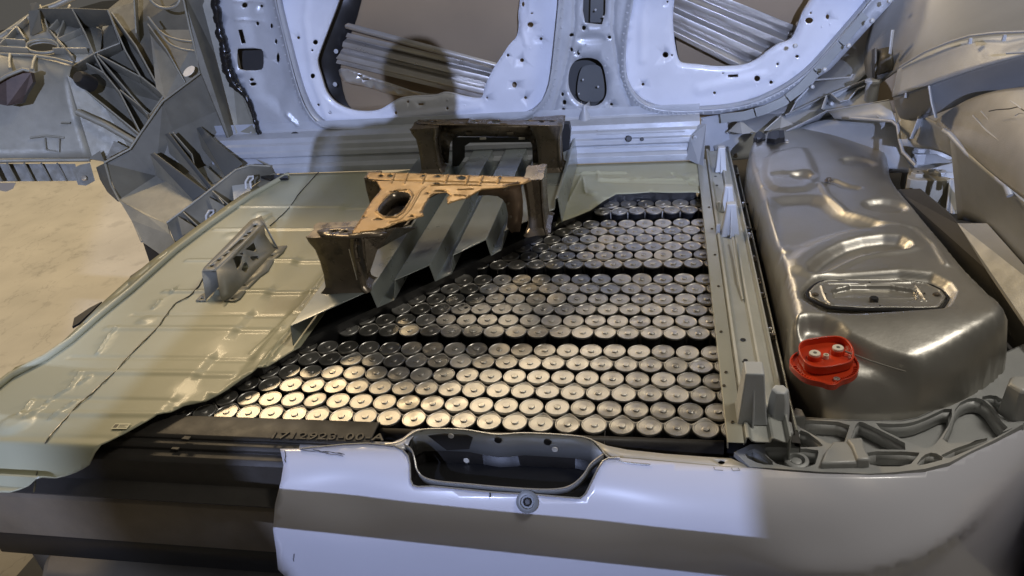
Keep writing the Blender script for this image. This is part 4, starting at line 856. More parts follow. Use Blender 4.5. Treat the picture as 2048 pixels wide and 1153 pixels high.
for top, bot in [([(1453, 266, 2.60), (1480, 242, 2.62)], [(1455, 272, 2.66), (1482, 250, 2.70)]), ([(1480, 242, 2.62), (1506, 262, 2.58)], [(1482, 250, 2.70), (1508, 268, 2.64)]), ([(1528, 262, 2.56), (1562, 232, 2.60)], [(1530, 268, 2.64), (1564, 240, 2.68)]), ([(1562, 232, 2.60), (1592, 258, 2.54)], [(1564, 240, 2.68), (1592, 262, 2.60)]),
                 ([(1572, 262, 2.50), (1610, 244, 2.50), (1652, 222, 2.46), (1745, 206, 2.36), (1778, 200, 2.32)], [(1572, 275, 2.58), (1610, 256, 2.58), (1652, 236, 2.54), (1745, 218, 2.44), (1778, 212, 2.40)]),
                 ([(1570, 230, 2.62), (1656, 190, 2.58), (1730, 160, 2.50)], [(1572, 238, 2.70), (1656, 200, 2.66), (1730, 172, 2.58)]),
                 ([(1643, 218, 2.5), (1652, 192, 2.55)], [(1650, 222, 2.58), (1658, 198, 2.62)]), ([(1660, 186, 2.55), (1680, 203, 2.5), (1697, 200, 2.5), (1715, 178, 2.5), (1730, 172, 2.5)], [(1660, 196, 2.62), (1680, 213, 2.58), (1697, 212, 2.58), (1715, 190, 2.58), (1730, 184, 2.58)]),
                 ([(1580, 225, 2.6), (1597, 196, 2.62), (1612, 182, 2.64)], [(1586, 228, 2.68), (1603, 200, 2.7), (1618, 186, 2.7)])]: fin(top, bot)
for x, y, r_ in [(1591, 92, 2.5), (1698, 92, 2.52), (1650, 140, 2.52), (1625, 174, 2.6), (1664, 208, 2.55), (1745, 42, 2.5), (1780, 2, 2.5)]:
    q = PR(x, y, r_); lathe('rivet_head', [(.0065, -.006), (.0065, .001), (.004, .003), (.0001, .0035)], M_rb, rc, 12, plane3(q, q + np.array([1, .2, 0]), q + np.array([0, .3, 1])))
# flange with tabs along the rear door opening, plate behind it
loft('arch_plate', [[(1500, 236, 2.72), (1600, 188, 2.72), (1680, 112, 2.72), (1760, 20, 2.74), (1830, -60, 2.74)], [(1560, 232, 2.66), (1640, 180, 2.64), (1720, 110, 2.60), (1800, 20, 2.60), (1880, -60, 2.62)], [(1620, 230, 2.62), (1700, 180, 2.56), (1770, 110, 2.50), (1850, 30, 2.50), (1950, -60, 2.5)]], M_rb, rc, 2, .003)
arcp = [(1440, 238), (1490, 232), (1530, 220), (1566, 204), (1600, 178), (1640, 136), (1682, 88), (1724, 38), (1768, -16)]
arcp = subdiv(arcp, 12, False); f5 = FY(YF - .012)
for k in range(0, len(arcp) - 7, 7):
    seg = arcp[k:k + 8]; inn_, out_ = [], []
    for j, q in enumerate(seg):
        i = k + j; t_ = np.array(arcp[min(i + 1, len(arcp) - 1)]) - np.array(arcp[max(i - 1, 0)]); t_ = t_ / np.linalg.norm(t_); n_ = np.array([-t_[1], t_[0]]); q = np.array(q) + t_ * (1.2 if j == 0 else (-1.2 if j == 7 else 0)); inn_.append(tuple(q - n_ * 9)); out_.append(tuple(q + n_ * 9))
    prism('flange_tab', f5, f5.pxs(inn_ + out_[::-1]), -.002, .001 + .0012 * (k % 2), mat('tab_grey', (.27, .285, .285), .45, .1), rc)
tube('seam_fold', [PR(*q) for q in [(1590, 205, 2.62), (1612, 182, 2.62), (1655, 128, 2.60), (1700, 76, 2.58), (1745, 22, 2.6), (1775, -20, 2.6)]], .004, M_rb, rc, 8)
# wheelhouse: upper dome, light band, dark band, strut dome
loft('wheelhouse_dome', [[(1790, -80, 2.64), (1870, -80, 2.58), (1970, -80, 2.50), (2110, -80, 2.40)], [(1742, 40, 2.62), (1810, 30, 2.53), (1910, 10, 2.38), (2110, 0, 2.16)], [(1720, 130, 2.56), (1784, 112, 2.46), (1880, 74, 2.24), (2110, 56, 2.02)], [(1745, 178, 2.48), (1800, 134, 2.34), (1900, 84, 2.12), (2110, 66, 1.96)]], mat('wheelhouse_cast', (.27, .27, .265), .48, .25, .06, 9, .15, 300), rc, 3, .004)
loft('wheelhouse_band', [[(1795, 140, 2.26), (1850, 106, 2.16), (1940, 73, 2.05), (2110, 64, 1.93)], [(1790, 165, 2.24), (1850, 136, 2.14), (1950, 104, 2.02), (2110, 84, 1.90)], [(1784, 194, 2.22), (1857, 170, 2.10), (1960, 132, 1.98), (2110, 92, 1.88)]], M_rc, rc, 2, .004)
tube('band_rim', [PR(*q) for q in [(1800, 134, 2.24), (1850, 104, 2.14), (1900, 84, 2.08), (1940, 72, 2.04), (1990, 66, 1.98), (2110, 62, 1.92)]], .0028, M_rc, rc, 8)
tube('band_rim', [PR(*q) for q in [(2013, 107, 1.93), (2048, 105, 1.91), (2110, 106, 1.88)]], .0025, M_rc, rc, 8)
for q in [(1940, 84, 2.02), (2008, 78, 1.94), (1812, 192, 2.18)]: lathe('band_stud', [(.005, -.004), (.004, .008), (.0001, .009)], M_rc, rc, 8, Frame(PR(*q), (1, 0, 0), (0, 1, 0)))
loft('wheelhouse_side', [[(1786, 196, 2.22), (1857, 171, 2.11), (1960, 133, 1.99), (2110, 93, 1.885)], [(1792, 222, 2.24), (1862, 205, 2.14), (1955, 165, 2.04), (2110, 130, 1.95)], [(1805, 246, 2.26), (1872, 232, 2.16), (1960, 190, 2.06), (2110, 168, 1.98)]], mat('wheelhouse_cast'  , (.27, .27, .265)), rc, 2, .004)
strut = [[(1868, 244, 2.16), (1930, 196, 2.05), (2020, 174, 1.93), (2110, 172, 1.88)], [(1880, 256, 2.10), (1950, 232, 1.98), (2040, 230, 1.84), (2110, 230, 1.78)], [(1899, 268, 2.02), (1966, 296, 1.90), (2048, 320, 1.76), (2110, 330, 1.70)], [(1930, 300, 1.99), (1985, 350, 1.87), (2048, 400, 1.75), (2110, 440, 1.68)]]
loft('strut_dome', strut, mat('strut_cast', (.40, .385, .35), .52, .25, .06, 30, .35, 500), rc, 3, .004)
for k, (dx, dy) in enumerate([(0, 0), (17, -8), (33, -16), (52, -18)]):
    tube('pressed_groove', [PR(*q) for q in [(1945 + dx, 232 + dy, 1.975 - .01 * k), (1972 + dx, 262 + dy, 1.915 - .01 * k), (2010 + dx, 290 + dy, 1.845 - .012 * k), (2060 + dx, 302 + dy, 1.79 - .012 * k)]], .0020, mat('strut_cast'  , (.1, .1, .1)), rc, 6)
tube('strut_ridge', [PR(*q) for q in [(1888, 262, 2.05), (1900, 270, 2.015), (1935, 308, 1.97), (1975, 342, 1.92), (2012, 372, 1.87), (2020, 392, 1.86)]], .0065, M_rc, rc, 10)
for pts in ([(1978, 223), (1992, 220), (2020, 218), (2036, 214), (2048, 222)], [(2020, 202), (2030, 208), (2042, 218)], [(2030, 232), (2040, 226), (2050, 228)]):
    tube('scratch', [PR(x, y, 1.885 - (x - 1978) * .0012 ) for x, y in pts], .0012, M_black if pts[0][0] < 2000 else M_rc, rc, 5)
# lower side wall of the strut tower, floor strip, channel wall
loft('tower_wall', [[(1899, 270, 2.03), (1950, 318, 1.96), (2018, 378, 1.88), (2110, 460, 1.76)], [(1905, 330, 2.10), (1960, 380, 2.02), (2010, 420, 1.96), (2110, 500, 1.82)], [(1915, 440, 2.10), (1974, 448, 2.02), (2040, 525, 1.90), (2110, 600, 1.80)]], M_rc, rc, 2, .003)
facet('step_floor', [PR(*q) for q in [(1915, 447, 2.02), (1974, 447, 2.00), (2110, 600, 1.78), (2110, 745, 1.70), (2040, 630, 1.80), (1975, 545, 1.90)]], M_rc, rc, .003)
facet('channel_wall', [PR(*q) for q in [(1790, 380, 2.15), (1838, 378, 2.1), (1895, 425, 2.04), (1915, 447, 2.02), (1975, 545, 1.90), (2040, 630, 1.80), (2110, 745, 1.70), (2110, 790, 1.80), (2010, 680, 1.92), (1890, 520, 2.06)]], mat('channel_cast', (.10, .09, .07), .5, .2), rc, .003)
# boss blocks with hexagonal pads
zt = .150
def block(top, zt_, zb_, m, nm='boss_block'):
    f5 = FZ(zt_); return prism(nm, f5, f5.pxs(smoothpoly(top, 1)), zb_ - zt_, 0, m, rc, bev=.002)
M_bt = mat('cast_tan_block', (.42, .39, .31), .5, .2, .06, 20, .2, 300)
block([(1814, 350), (1822, 340), (1858, 341), (1862, 352), (1900, 354), (1902, 362), (1840, 362), (1816, 358)], .14, .03, M_bt)
f5 = FZ(.14); a = [P(x, y, .14) for x, y in [(1898, 357), (1925, 360), (1960, 368), (1982, 364)]]; quadstrip('rib', a, [q - np.array([0, 0, .075]) for q in a], M_rb, rc, .004)
a = [P(x, y, .14) for x, y in [(1856, 346), (1900, 345), (1930, 347), (1958, 345), (1968, 335)]]; quadstrip('rib', a, [q - np.array([0, 0, .06]) for q in a], M_rb, rc, .004)
a = [P(x, y, .14) for x, y in [(1856, 340), (1890, 330), (1925, 322), (1944, 318)]]; quadstrip('rib', a, [q - np.array([0, 0, .06]) for q in a], M_rb, rc, .004)
a = [P(x, y, .14) for x, y in [(1830, 308), (1872, 309), (1900, 322), (1925, 326), (1944, 318)]]; quadstrip('rib', a, [q - np.array([0, 0, .06]) for q in a], M_rb, rc, .004)
a = [P(x, y, .14) for x, y in [(1848, 297), (1880, 299), (1912, 299), (1922, 292)]]; quadstrip('rib', a, [q - np.array([0, 0, .06]) for q in a], M_rb, rc, .004)
block([(1822, 304), (1828, 294), (1852, 294), (1862, 302), (1858, 309), (1828, 310)], .14, .05, M_rb)
block([(1808, 300), (1830, 290), (1920, 296), (1988, 362), (1980, 366), (1900, 358), (1822, 350), (1816, 330)], .112, .02, M_rc, 'block_floor')
for x, y, r_, m_ in [(1835, 349, .016, M_bt), (1880, 347, .015, M_rb), (1840, 300, .016, M_rb)]:
    o = lathe('hex_pad', [(r_, -.004), (r_, .005), (r_ * .9, .0062), (.0001, .0062)], m_, rc, 6, Frame(P(x, y, .143), (1, 0, 0), (0, 1, 0)), 20); bevel(o, .001)
    lathe('pad_hole', [(.003, .0062), (.0028, .0068), (.0001, .0068)], M_black, rc, 10, Frame(P(x, y, .143), (1, 0, 0), (0, 1, 0)))
lathe('side_hole', [(.0095, 0), (.0095, .0012), (.008, .0014), (.0001, .0014)], M_black, rc, 16, plane3(P(1926, 410, .1), P(1960, 412, .1), P(1926, 370, .135)))
facet('block_face', [P(1898, 358, .139), P(1925, 361, .139), P(1960, 369, .139), P(1984, 364, .139), P(1984, 424, .085), P(1905, 428, .085), P(1896, 424, .085)], M_rb, rc, .003)
tube('face_rib', [P(1900, 360, .139), P(1897, 395, .11), P(1893, 426, .085)], .0025, M_rb, rc, 6)
# plate behind the cover and its rolled rim
loft('back_shelf', [[(1655, 222, 2.46), (1720, 212, 2.38), (1778, 202, 2.30)], [(1668, 236, 2.40), (1730, 242, 2.32), (1790, 243, 2.24)]], M_rc, rc, 1, .004)
loft('back_wall', [[(1575, 268, 2.54), (1650, 230, 2.50), (1790, 244, 2.30)], [(1575, 300, 2.50), (1660, 300, 2.46), (1795, 300, 2.30)], [(1570, 330, 2.5), (1670, 350, 2.46), (1830, 345, 2.28)]], M_rb, rc, 2, .003)
tube('shelf_rim', [PR(*q) for q in [(1700, 236, 2.33), (1785, 243, 2.24), (1795, 252, 2.22), (1799, 280, 2.20), (1806, 305, 2.18), (1832, 332, 2.12)]], .0045, M_rc, rc, 8)
loft('inner_corner', [[(1790, 215, 2.28), (1830, 225, 2.24), (1868, 240, 2.16), (1899, 268, 2.06)], [(1796, 250, 2.24), (1830, 262, 2.22), (1865, 275, 2.16), (1905, 300, 2.08)], [(1800, 290, 2.22), (1830, 296, 2.2), (1880, 300, 2.14), (1930, 330, 2.06)]], M_rc, rc, 2, .003)
fin([(1857, 172, 2.06), (1862, 205, 2.06), (1870, 236, 2.04)], [(1860, 172, 2.12), (1866, 205, 2.14), (1874, 236, 2.12)], M_rc); fin([(1838, 232, 2.16), (1828, 258, 2.14), (1820, 278, 2.12)], [(1846, 232, 2.22), (1836, 258, 2.2), (1826, 278, 2.2)], M_rb)
lathe('shelf_pad', [(.018, -.002), (.018, .002), (.016, .003), (.0001, .003)], M_rc, rc, 16, Frame(PR(1768, 234, 2.30), (1, 0, 0), (0, 1, 0)))
# socket post at the corner
o = lathe('corner_post', [(.018, -.05), (.018, .0), (.022, .002), (.022, .008), (.019, .010), (.0001, .010)], M_rb, rc, 14, Frame(PR(1746, 166, 2.42), (1, 0, 0), (0, 1, 0)))
fin([(1745, 100, 2.44), (1752, 96, 2.42)], [(1746, 158, 2.44), (1752, 158, 2.42)], mat('channel_cast', (.3, .28, .24)), .006, nm='post_clip'); fin([(1783, 60, 2.36), (1778, 108, 2.36)], [(1788, 60, 2.38), (1782, 110, 2.38)], M_rb)
loft('corner_box', [[(1748, 100, 2.44), (1778, 94, 2.40)], [(1750, 150, 2.42), (1782, 140, 2.38)]], mat('channel_cast', (.3, .28, .24)), rc, 0, .012)

for A_, B_, C_, D_ in [((1457, 263), (1480, 240), (1511, 265), (1484, 268)), ((1530, 263), (1563, 233), (1588, 250), (1560, 262))]:
    facet('tent_gusset', [PR(*A_, 2.57), PR(*B_, 2.60), PR(*D_, 2.52)], M_rb, rc, .002); facet('tent_gusset', [PR(*B_, 2.60), PR(*C_, 2.56), PR(*D_, 2.52)], M_rb, rc, .002)
tube('plate_crease', [PR(1624, 161, 2.60), PR(1664, 158, 2.58), PR(1702, 155, 2.55), PR(1706, 148, 2.55)], .003, M_rb, rc, 6)
# ================================================================ near outer side panel (sill, cut open, running into the rear wheel arch)
nsp = empty('outer_side_panel', (1.0, -.18, -.1), 'glossy pale outer sill panel in the foreground with a raw cut opening and flared end', 'body panel')
def npan(X, Y, z):
    zz = np.minimum(z, 0.02)
    sh = 1.45 * np.clip(X - 1.24, 0, None) ** 2
    lvl = .030 * np.clip(X - 1.24, 0, None) * 0
    y0 = -.112 + sh - .080 * (1 - np.exp(zz / .042))
    for xc, w_, a_ in ((.41, .16, .012), (.86, .18, .010)): y0 = y0 + a_ * np.exp(-((X - xc) / (w_ * .55)) ** 2) * np.exp(-((z + .055) / .045) ** 2)
    zr_ = -.128 + .38 * np.clip(X - 1.14, 0, None) ** 1.7                      # flare crease of the arch
    k = sm((X - 1.06) / .16) * (1 - .8 * sm((X - 1.38) / .15)); wz = np.where(z > zr_, .050, .022)
    y0 = y0 - k * .024 * np.exp(-((z - zr_) / wz) ** 2) 
    return Y - y0
nl = [(560, 898), (567, 930), (562, 962), (550, 1010), (546, 1060), (552, 1100), (556, 1140), (604, 1185)]
ntop = [(2120, 808), (2048, 850), (1990, 882), (1940, 906), (1900, 926), (1850, 940), (1790, 947), (1740, 950), (1640, 948), (1560, 942), (1500, 936), (1460, 935), (1380, 928), (1300, 921), (1240, 916), (1217, 917), (1206, 922), (1196, 938), (1187, 956), (1178, 975), (1170, 990), (1160, 997), (1130, 995), (1076, 990), (987, 985), (929, 979), (867, 973), (836, 974), (826, 971), (821, 960), (820, 930), (816, 912), (805, 900), (789, 892), (735, 887), (690, 889), (640, 894), (600, 898)]
pxsurf('outer_skin', nl + [(2120, 1185)] + ntop, npan, M_white, nsp, grid=13, t0=.9, t1=2.6, thick=.0015, step=9)
def nsurf(x, y, lift=0.0):
    d = rays((x, y))[0]; d /= np.linalg.norm(d); T = np.linspace(.9, 2.6, 1500); q = CAM + d * T[:, None]; f = npan(q[:, 0], q[:, 1], q[:, 2]); i = np.where(np.sign(f[1:]) != np.sign(f[:-1]))[0]
    return CAM + d * (T[i[0]] - lift) if len(i) else CAM + d * 1.4
tube('cut_edge', [nsurf(x, y, .001) for x, y in subdiv(ntop[14:], 12, False)], .0016, M_edge, nsp, 6)
M_bei = mat('beige_sill_flange', (.50, .47, .40), .4, .1, .05, 10)
f5 = FZ(.0)
sheet('sill_flange', f5, f5.pxs([(1186, 880), (1215, 892), (1255, 900), (1330, 908), (1410, 914), (1462, 917), (1500, 934), (1500, 940), (1440, 938), (1300, 925), (1235, 920), (1206, 905)]), M_bei, nsp, holes=[holepx(f5, 1443, 925, 7, 4)], thick=.0018)
sheet('sill_flange', f5, f5.pxs([(600, 886), (650, 890), (735, 883), (785, 885), (806, 876), (824, 862), (840, 857), (820, 880), (812, 900), (780, 898), (700, 892), (640, 900), (598, 900)]), M_white, nsp, thick=.0018)
# folded rims of the opening
rimt = smoothpoly([(770, 889), (800, 886), (822, 868), (842, 859), (888, 858), (934, 860), (965, 866), (992, 870), (1015, 869), (1045, 866), (1143, 871), (1180, 877), (1200, 893), (1210, 912), (1240, 925), (1300, 930)], 2, False)
RT = [P(x, y, .004) for x, y in rimt]
tube('folded_rim', RT, .0017, M_edge, nsp, 6)
M_in = mat('inner_sill_grey', (.26, .265, .255), .42, .2, .06, 14)
inner = [(812, 876), (842, 861), (888, 860), (934, 862), (965, 868), (992, 872), (1015, 871), (1045, 868), (1143, 873), (1180, 880), (1204, 905)]
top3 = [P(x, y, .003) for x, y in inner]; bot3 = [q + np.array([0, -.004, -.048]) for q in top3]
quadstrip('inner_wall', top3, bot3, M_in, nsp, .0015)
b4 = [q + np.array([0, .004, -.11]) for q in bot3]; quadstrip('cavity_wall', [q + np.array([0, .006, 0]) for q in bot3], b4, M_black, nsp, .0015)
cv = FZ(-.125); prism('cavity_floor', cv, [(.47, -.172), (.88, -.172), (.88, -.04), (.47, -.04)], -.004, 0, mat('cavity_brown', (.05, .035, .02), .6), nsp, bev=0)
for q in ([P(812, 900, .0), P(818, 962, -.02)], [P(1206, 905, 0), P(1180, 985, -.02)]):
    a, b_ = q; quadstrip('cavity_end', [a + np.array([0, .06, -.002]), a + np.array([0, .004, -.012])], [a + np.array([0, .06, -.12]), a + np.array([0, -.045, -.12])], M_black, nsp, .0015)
lo = smoothpoly([(806, 893), (822, 903), (828, 925), (831, 946), (846, 962), (880, 969), (930, 973), (990, 979), (1076, 985), (1120, 984), (1145, 976), (1168, 955), (1180, 932), (1206, 914)], 2, False)
Lr = [nsurf(x, y, .006) + np.array([0, .006, 0]) for x, y in lo]; tube('folded_rim', Lr, .0016, M_edge, nsp, 6)
quadstrip('rim_return', Lr, [q + np.array([0, .004, -.018]) for q in Lr], M_in, nsp, .0012)
for x, y, m_ in [(902, 872, M_cer), (1110, 899, M_cer), (933, 921, M_cer), (996, 880, M_black), (1095, 884, M_black)]:
    i_ = int(np.argmin([abs(q[0] - x) for q in inner])); yy = top3[i_][1] - .004
    lathe('wall_stud', [(.0075, 0), (.007, .002), (.004, .003), (.0001, .003)] if m_ is M_black else [(.006, 0), (.0055, .0015), (.0001, .0018)], m_, nsp, 10, Frame(PY(x, y, yy), (1, 0, 0), (0, 0, .35)))
lathe('floor_nut', [(.006, 0), (.006, .003), (.004, .005), (.0001, .005)], M_cer, nsp, 10, Frame(P(941, 950, -.119), (1, 0, 0), (0, 1, 0))); lathe('floor_hole', [(.008, 0), (.0001, .001)], M_black, nsp, 12, Frame(P(966, 956, -.121), (1, 0, 0), (0, 1, 0)))
c_ = nsurf(1055, 1004, .0); fq = plane3(c_, nsurf(1075, 1004), nsurf(1055, 985)); g_ = Frame(c_, fq.U, fq.V)
o = lathe('grommet', [(.0195, -.001), (.0195, .003), (.015, .0045), (.0125, .0045), (.011, .001), (.0001, .001)], mat('grommet_grey', (.16, .17, .18), .4), nsp, 22, g_)
lathe('grommet_core', [(.008, .001), (.0075, .004), (.005, .005), (.0045, .002), (.0001, .002)], M_black, o, 12, g_)
rnd2 = random.Random(5)
def scribble(x0, y0, x1, y1, n, name='pen_mark', w=.0006):
    pts = [nsurf(x0 + (x1 - x0) * k / n + rnd2.uniform(-2, 2), y0 + (y1 - y0) * k / n + rnd2.uniform(-1.5, 1.5), .0012) for k in range(n + 1)]
    tube(name, pts, w, M_black, nsp, 4)
scribble(604, 900, 690, 908, 9); scribble(625, 901, 655, 905, 5); scribble(640, 903, 688, 914, 6); scribble(664, 905, 684, 909, 4); scribble(568, 903, 572, 925, 4); scribble(590, 1110, 586, 1122, 3); scribble(980, 984, 981, 995, 2, w=.0012)
for L in ([(1427, 934), (1430, 940), (1446, 941)], [(1463, 936), (1466, 942), (1480, 941), (1476, 936)]): tube('pen_mark', [nsurf(x, y, .0012) for x, y in L], .0006, M_cast, nsp, 4)
for x, y in [(700, 1024), (726, 948), (770, 958)]:
    q = nsurf(x, y, .0003)
# ================================================================ front casting, upper left
fc = empty('front_body_casting', (-.95, 1.3, .1), 'dark grey ribbed front body casting with deep diagonal webs and triangular gussets, upper left', 'casting')
R3 = lambda L: [PR(*q) for q in L]
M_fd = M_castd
def fct(nm, L, m=M_fd, th=.004): return facet(nm, R3(L), m, fc, th)
def f3(nm, top, bot, m=M_fd, th=.004): return quadstrip(nm, R3(top), R3(bot), m, fc, th, bev=.001)
# wall under the long slanted rim
fct('web_wall', [(208, 326, 3.10), (260, 298, 3.10), (280, 268, 3.09), (325, 203, 3.05), (346, 262, 3.08), (312, 352, 3.12), (238, 400, 3.04)])
fct('web_wall', [(325, 203, 3.05), (402, 145, 2.97), (440, 220, 3.0), (480, 300, 3.03), (430, 345, 3.09), (375, 392, 3.12), (312, 352, 3.12), (346, 262, 3.08)])
fct('pillar_web', [(356, -40, 2.92), (398, -40, 2.94), (440, 130, 2.99), (482, 302, 3.02), (470, 312, 2.98), (402, 145, 2.94)], th=.006)
fct('pillar_flange', [(392, -40, 2.95), (440, -40, 2.93), (462, 130, 2.96), (498, 200, 2.97), (550, 350, 2.92), (535, 336, 2.94), (496, 330, 2.96), (480, 300, 2.99), (440, 135, 2.97)], M_cast)
tube('rim_edge', R3([(208, 326, 3.08), (260, 298, 3.08), (280, 268, 3.07), (325, 203, 3.03), (402, 145, 2.95), (380, 60, 2.92), (358, -40, 2.90)]), .004, M_cast, fc, 8)
fct('shelf', [(238, 400, 3.02), (312, 352, 3.10), (376, 392, 3.06), (432, 346, 3.04), (480, 305, 3.0), (500, 332, 2.92), (470, 342, 2.90), (334, 448, 2.80), (290, 432, 2.88)], M_cast)
fct('worn_corner', [(238, 400, 3.01), (290, 430, 2.88), (334, 448, 2.79), (340, 470, 2.75), (350, 488, 2.72), (336, 520, 2.72), (284, 484, 2.84), (262, 440, 2.92)], M_cast)
tube('broken_rim', R3([(210, 326, 3.09), (222, 370, 3.06), (238, 400, 3.02), (252, 412, 2.98), (266, 442, 2.92), (284, 484, 2.84)]), .004, M_cast, fc, 7)
fct('corner_tab', [(210, 326, 3.10), (192, 335, 3.14), (200, 360, 3.14), (215, 385, 3.12), (236, 404, 3.08), (222, 368, 3.08)])
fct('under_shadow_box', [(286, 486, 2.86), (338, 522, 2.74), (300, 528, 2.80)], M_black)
f3('long_beam', [(333, 446, 2.78), (400, 396, 2.79), (472, 340, 2.81), (500, 331, 2.82), (540, 333, 2.82)], [(352, 490, 2.74), (420, 440, 2.77), (490, 382, 2.82), (520, 362, 2.84), (552, 350, 2.86)], M_fd, .006)
tube('beam_rim', R3([(333, 446, 2.775), (400, 396, 2.785), (472, 340, 2.805), (500, 331, 2.815), (540, 333, 2.82)]), .0035, M_cast, fc, 7)
facet('front_foot', R3([(352, 490, 2.72), (385, 486, 2.66), (470, 412, 2.72), (560, 352, 2.80), (545, 345, 2.86), (420, 436, 2.78)]), M_cast, fc, .003)
def gus(tri_, r0, r1, r2, nm='gusset', m=M_cast): return facet(nm, [PR(*tri_[0], r0), PR(*tri_[1], r1), PR(*tri_[2], r2)], m, fc, .004)
for (a_, b_, c_, e) in [((300, 309), (314, 354), (386, 401), (412, 384)), ((330, 269), (339, 308), (417, 378), (424, 376)), ((393, 257), (403, 297), (450, 354), (485, 328))]:
    gus((a_, b_, c_), 3.03, 3.06, 2.84)
    x2, y2 = a_[0] + 8, a_[1] - 3
    f3('gusset_fin', [(x2, y2, 3.01), ((x2 + e[0]) / 2, (y2 + e[1]) / 2, 2.92), (*e, 2.82)], [(x2 + 6, y2 + 14, 3.09), ((x2 + e[0]) / 2 + 6, (y2 + e[1]) / 2 + 22, 3.02), (e[0], e[1] + 8, 2.88)], M_fd)
    f3('gusset_back', [(*a_, 3.03), (x2, y2, 3.01)], [(*c_, 2.84), (*e, 2.82)], mat('gusset_dark', (.09, .095, .09), .5, .2), .002)
f3('gusset_fin', [(346, 265, 3.0), (384, 309, 2.95), (391, 340, 2.90), (417, 377, 2.84)], [(346, 272, 3.06), (380, 320, 3.02), (388, 350, 2.98), (414, 384, 2.90)], M_cast)
gus(((411, 333), (418, 370), (442, 360)), 2.93, 2.90, 2.84); gus(((475, 288), (481, 322), (499, 312)), 2.98, 2.96, 2.90)
f3('gusset_fin', [(475, 288, 2.98), (500, 312, 2.92), (538, 331, 2.86)], [(478, 296, 3.0), (498, 318, 2.96), (536, 338, 2.9)], M_cast)
gus(((355, 433), (364, 471), (399, 461)), 2.76, 2.72, 2.67); gus(((416, 394), (430, 430), (455, 416)), 2.77, 2.74, 2.71)
for a_, b_ in [((366, 424), (402, 458)), ((424, 382), (458, 410)), ((374, 440), (396, 462)), ((430, 386), (448, 408))]: f3('gusset_fin', [(*a_, 2.76), (*b_, 2.70)], [(a_[0] + 2, a_[1] + 10, 2.80), (b_[0], b_[1] + 5, 2.74)], M_cast)
for x, y in [(418, 424), (497, 356)]:
    tube('white_hook', R3([(x - 5, y + 22, 2.70), (x - 6, y + 8, 2.70), (x, y - 2, 2.71), (x + 9, y - 3, 2.72), (x + 9, y + 2, 2.72), (x + 3, y + 8, 2.71), (x + 5, y + 22, 2.70)]), .0035, M_boss, fc, 7)
facet('hook_pad', R3([(464, 372, 2.80), (505, 366, 2.80), (500, 384, 2.76), (468, 404, 2.74)]), M_bed, fc, .004)
# upper pan with crossing ribs
fct('pan_floor', [(133, 152, 3.36), (190, 108, 3.42), (215, 20, 3.5), (290, -40, 3.5), (420, -40, 3.2), (404, 150, 3.10), (325, 205, 3.18), (278, 268, 3.22)], M_fd)
fct('pan_floor', [(300, 60, 3.25), (400, 60, 3.02), (404, 145, 2.98), (330, 198, 3.06), (312, 176, 3.1)], M_cast)
RB = [[(133, 152, 3.22), (205, 208, 3.17), (278, 268, 3.10)], [(215, 20, 3.3), (250, 100, 3.24), (281, 153, 3.18), (328, 190, 3.08)], [(144, 17, 3.42), (170, 66, 3.36), (189, 111, 3.30), (208, 146, 3.26), (239, 184, 3.2), (279, 262, 3.11)],
      [(194, 111, 3.29), (240, 165, 3.22), (295, 229, 3.12)], [(194, 108, 3.29), (279, 153, 3.18)], [(165, 122, 3.32), (208, 146, 3.26)], [(222, 24, 3.3), (272, 92, 3.2), (309, 160, 3.12), (328, 190, 3.08)],
      [(295, 48, 3.12), (333, 100, 3.06), (370, 165, 3.0)], [(267, -40, 3.28), (268, 0, 3.26), (272, 66, 3.2)], [(133, 150, 3.22), (136, 138, 3.24), (190, 106, 3.3), (240, 86, 3.27)], [(240, 180, 3.2), (300, 229, 3.11), (328, 190, 3.08)]]
for L in RB: f3('rib', L, [(x + 7, y + 20, r_ + .10) for x, y, r_ in L], M_cast, .005)
f3('pan_side', [(240, 86, 3.27), (215, 20, 3.3), (144, 17, 3.42), (76, 17, 3.5)], [(246, 120, 3.42), (225, 50, 3.44), (148, 60, 3.5), (85, 45, 3.55)], M_fd)
# spring seat with a round hole and radiating ribs, far left
seat = [(0, 108, 3.5), (-20, 92, 3.52), (20, 66, 3.56), (78, 28, 3.6), (150, 30, 3.5), (205, 60, 3.42), (200, 106, 3.34), (150, 126, 3.30), (60, 112, 3.42)]
pl = plane3(PR(0, 108, 3.45), PR(200, 106, 3.34), PR(80, 25, 3.6))
sheet('spring_seat', pl, pl.pxs([(x, y) for x, y, _ in seat]), M_cast, fc, holes=[pl.pxs(circ(87, 97, 30, 24, 11))], thick=.004)
tube('seat_ring', [pl.w(*pl.px(x, y), .008) for x, y in circ(87, 97, 33, 24, 13)], .006, M_cast, fc, 8, closed=True)
for a_, b_ in [((100, 66), (149, 124)), ((85, 21), (100, 66)), ((170, 66), (118, 90)), ((120, 92), (150, 124)), ((40, 65), (55, 88)), ((0, 105), (38, 64)), ((38, 64), (58, 46)), ((0, 88), (55, 92)), ((60, 108), (0, 104)), ((110, 108), (178, 108)), ((144, 20), (118, 90)), ((18, 72), (40, 66)), ((104, 68), (146, 22))]:
    A = [pl.w(*pl.px(*a_), .0), pl.w(*pl.px(*b_), .0)]; quadstrip('seat_rib', [q + pl.N * .026 for q in A], A, M_cast, fc, .006, bev=.001)
fct('seat_clip', [(60, 8, 3.52), (74, 4, 3.52), (82, 22, 3.5), (64, 24, 3.5)]); fct('seat_web', [(57, 22, 3.5), (78, 20, 3.48), (84, 62, 3.46), (60, 74, 3.5)])
tube('outer_rail', R3([(-40, 92, 3.62), (0, 76, 3.6), (30, 56, 3.62), (78, 22, 3.64), (110, 12, 3.64), (200, -30, 3.6)]), .012, M_cast, fc, 8)
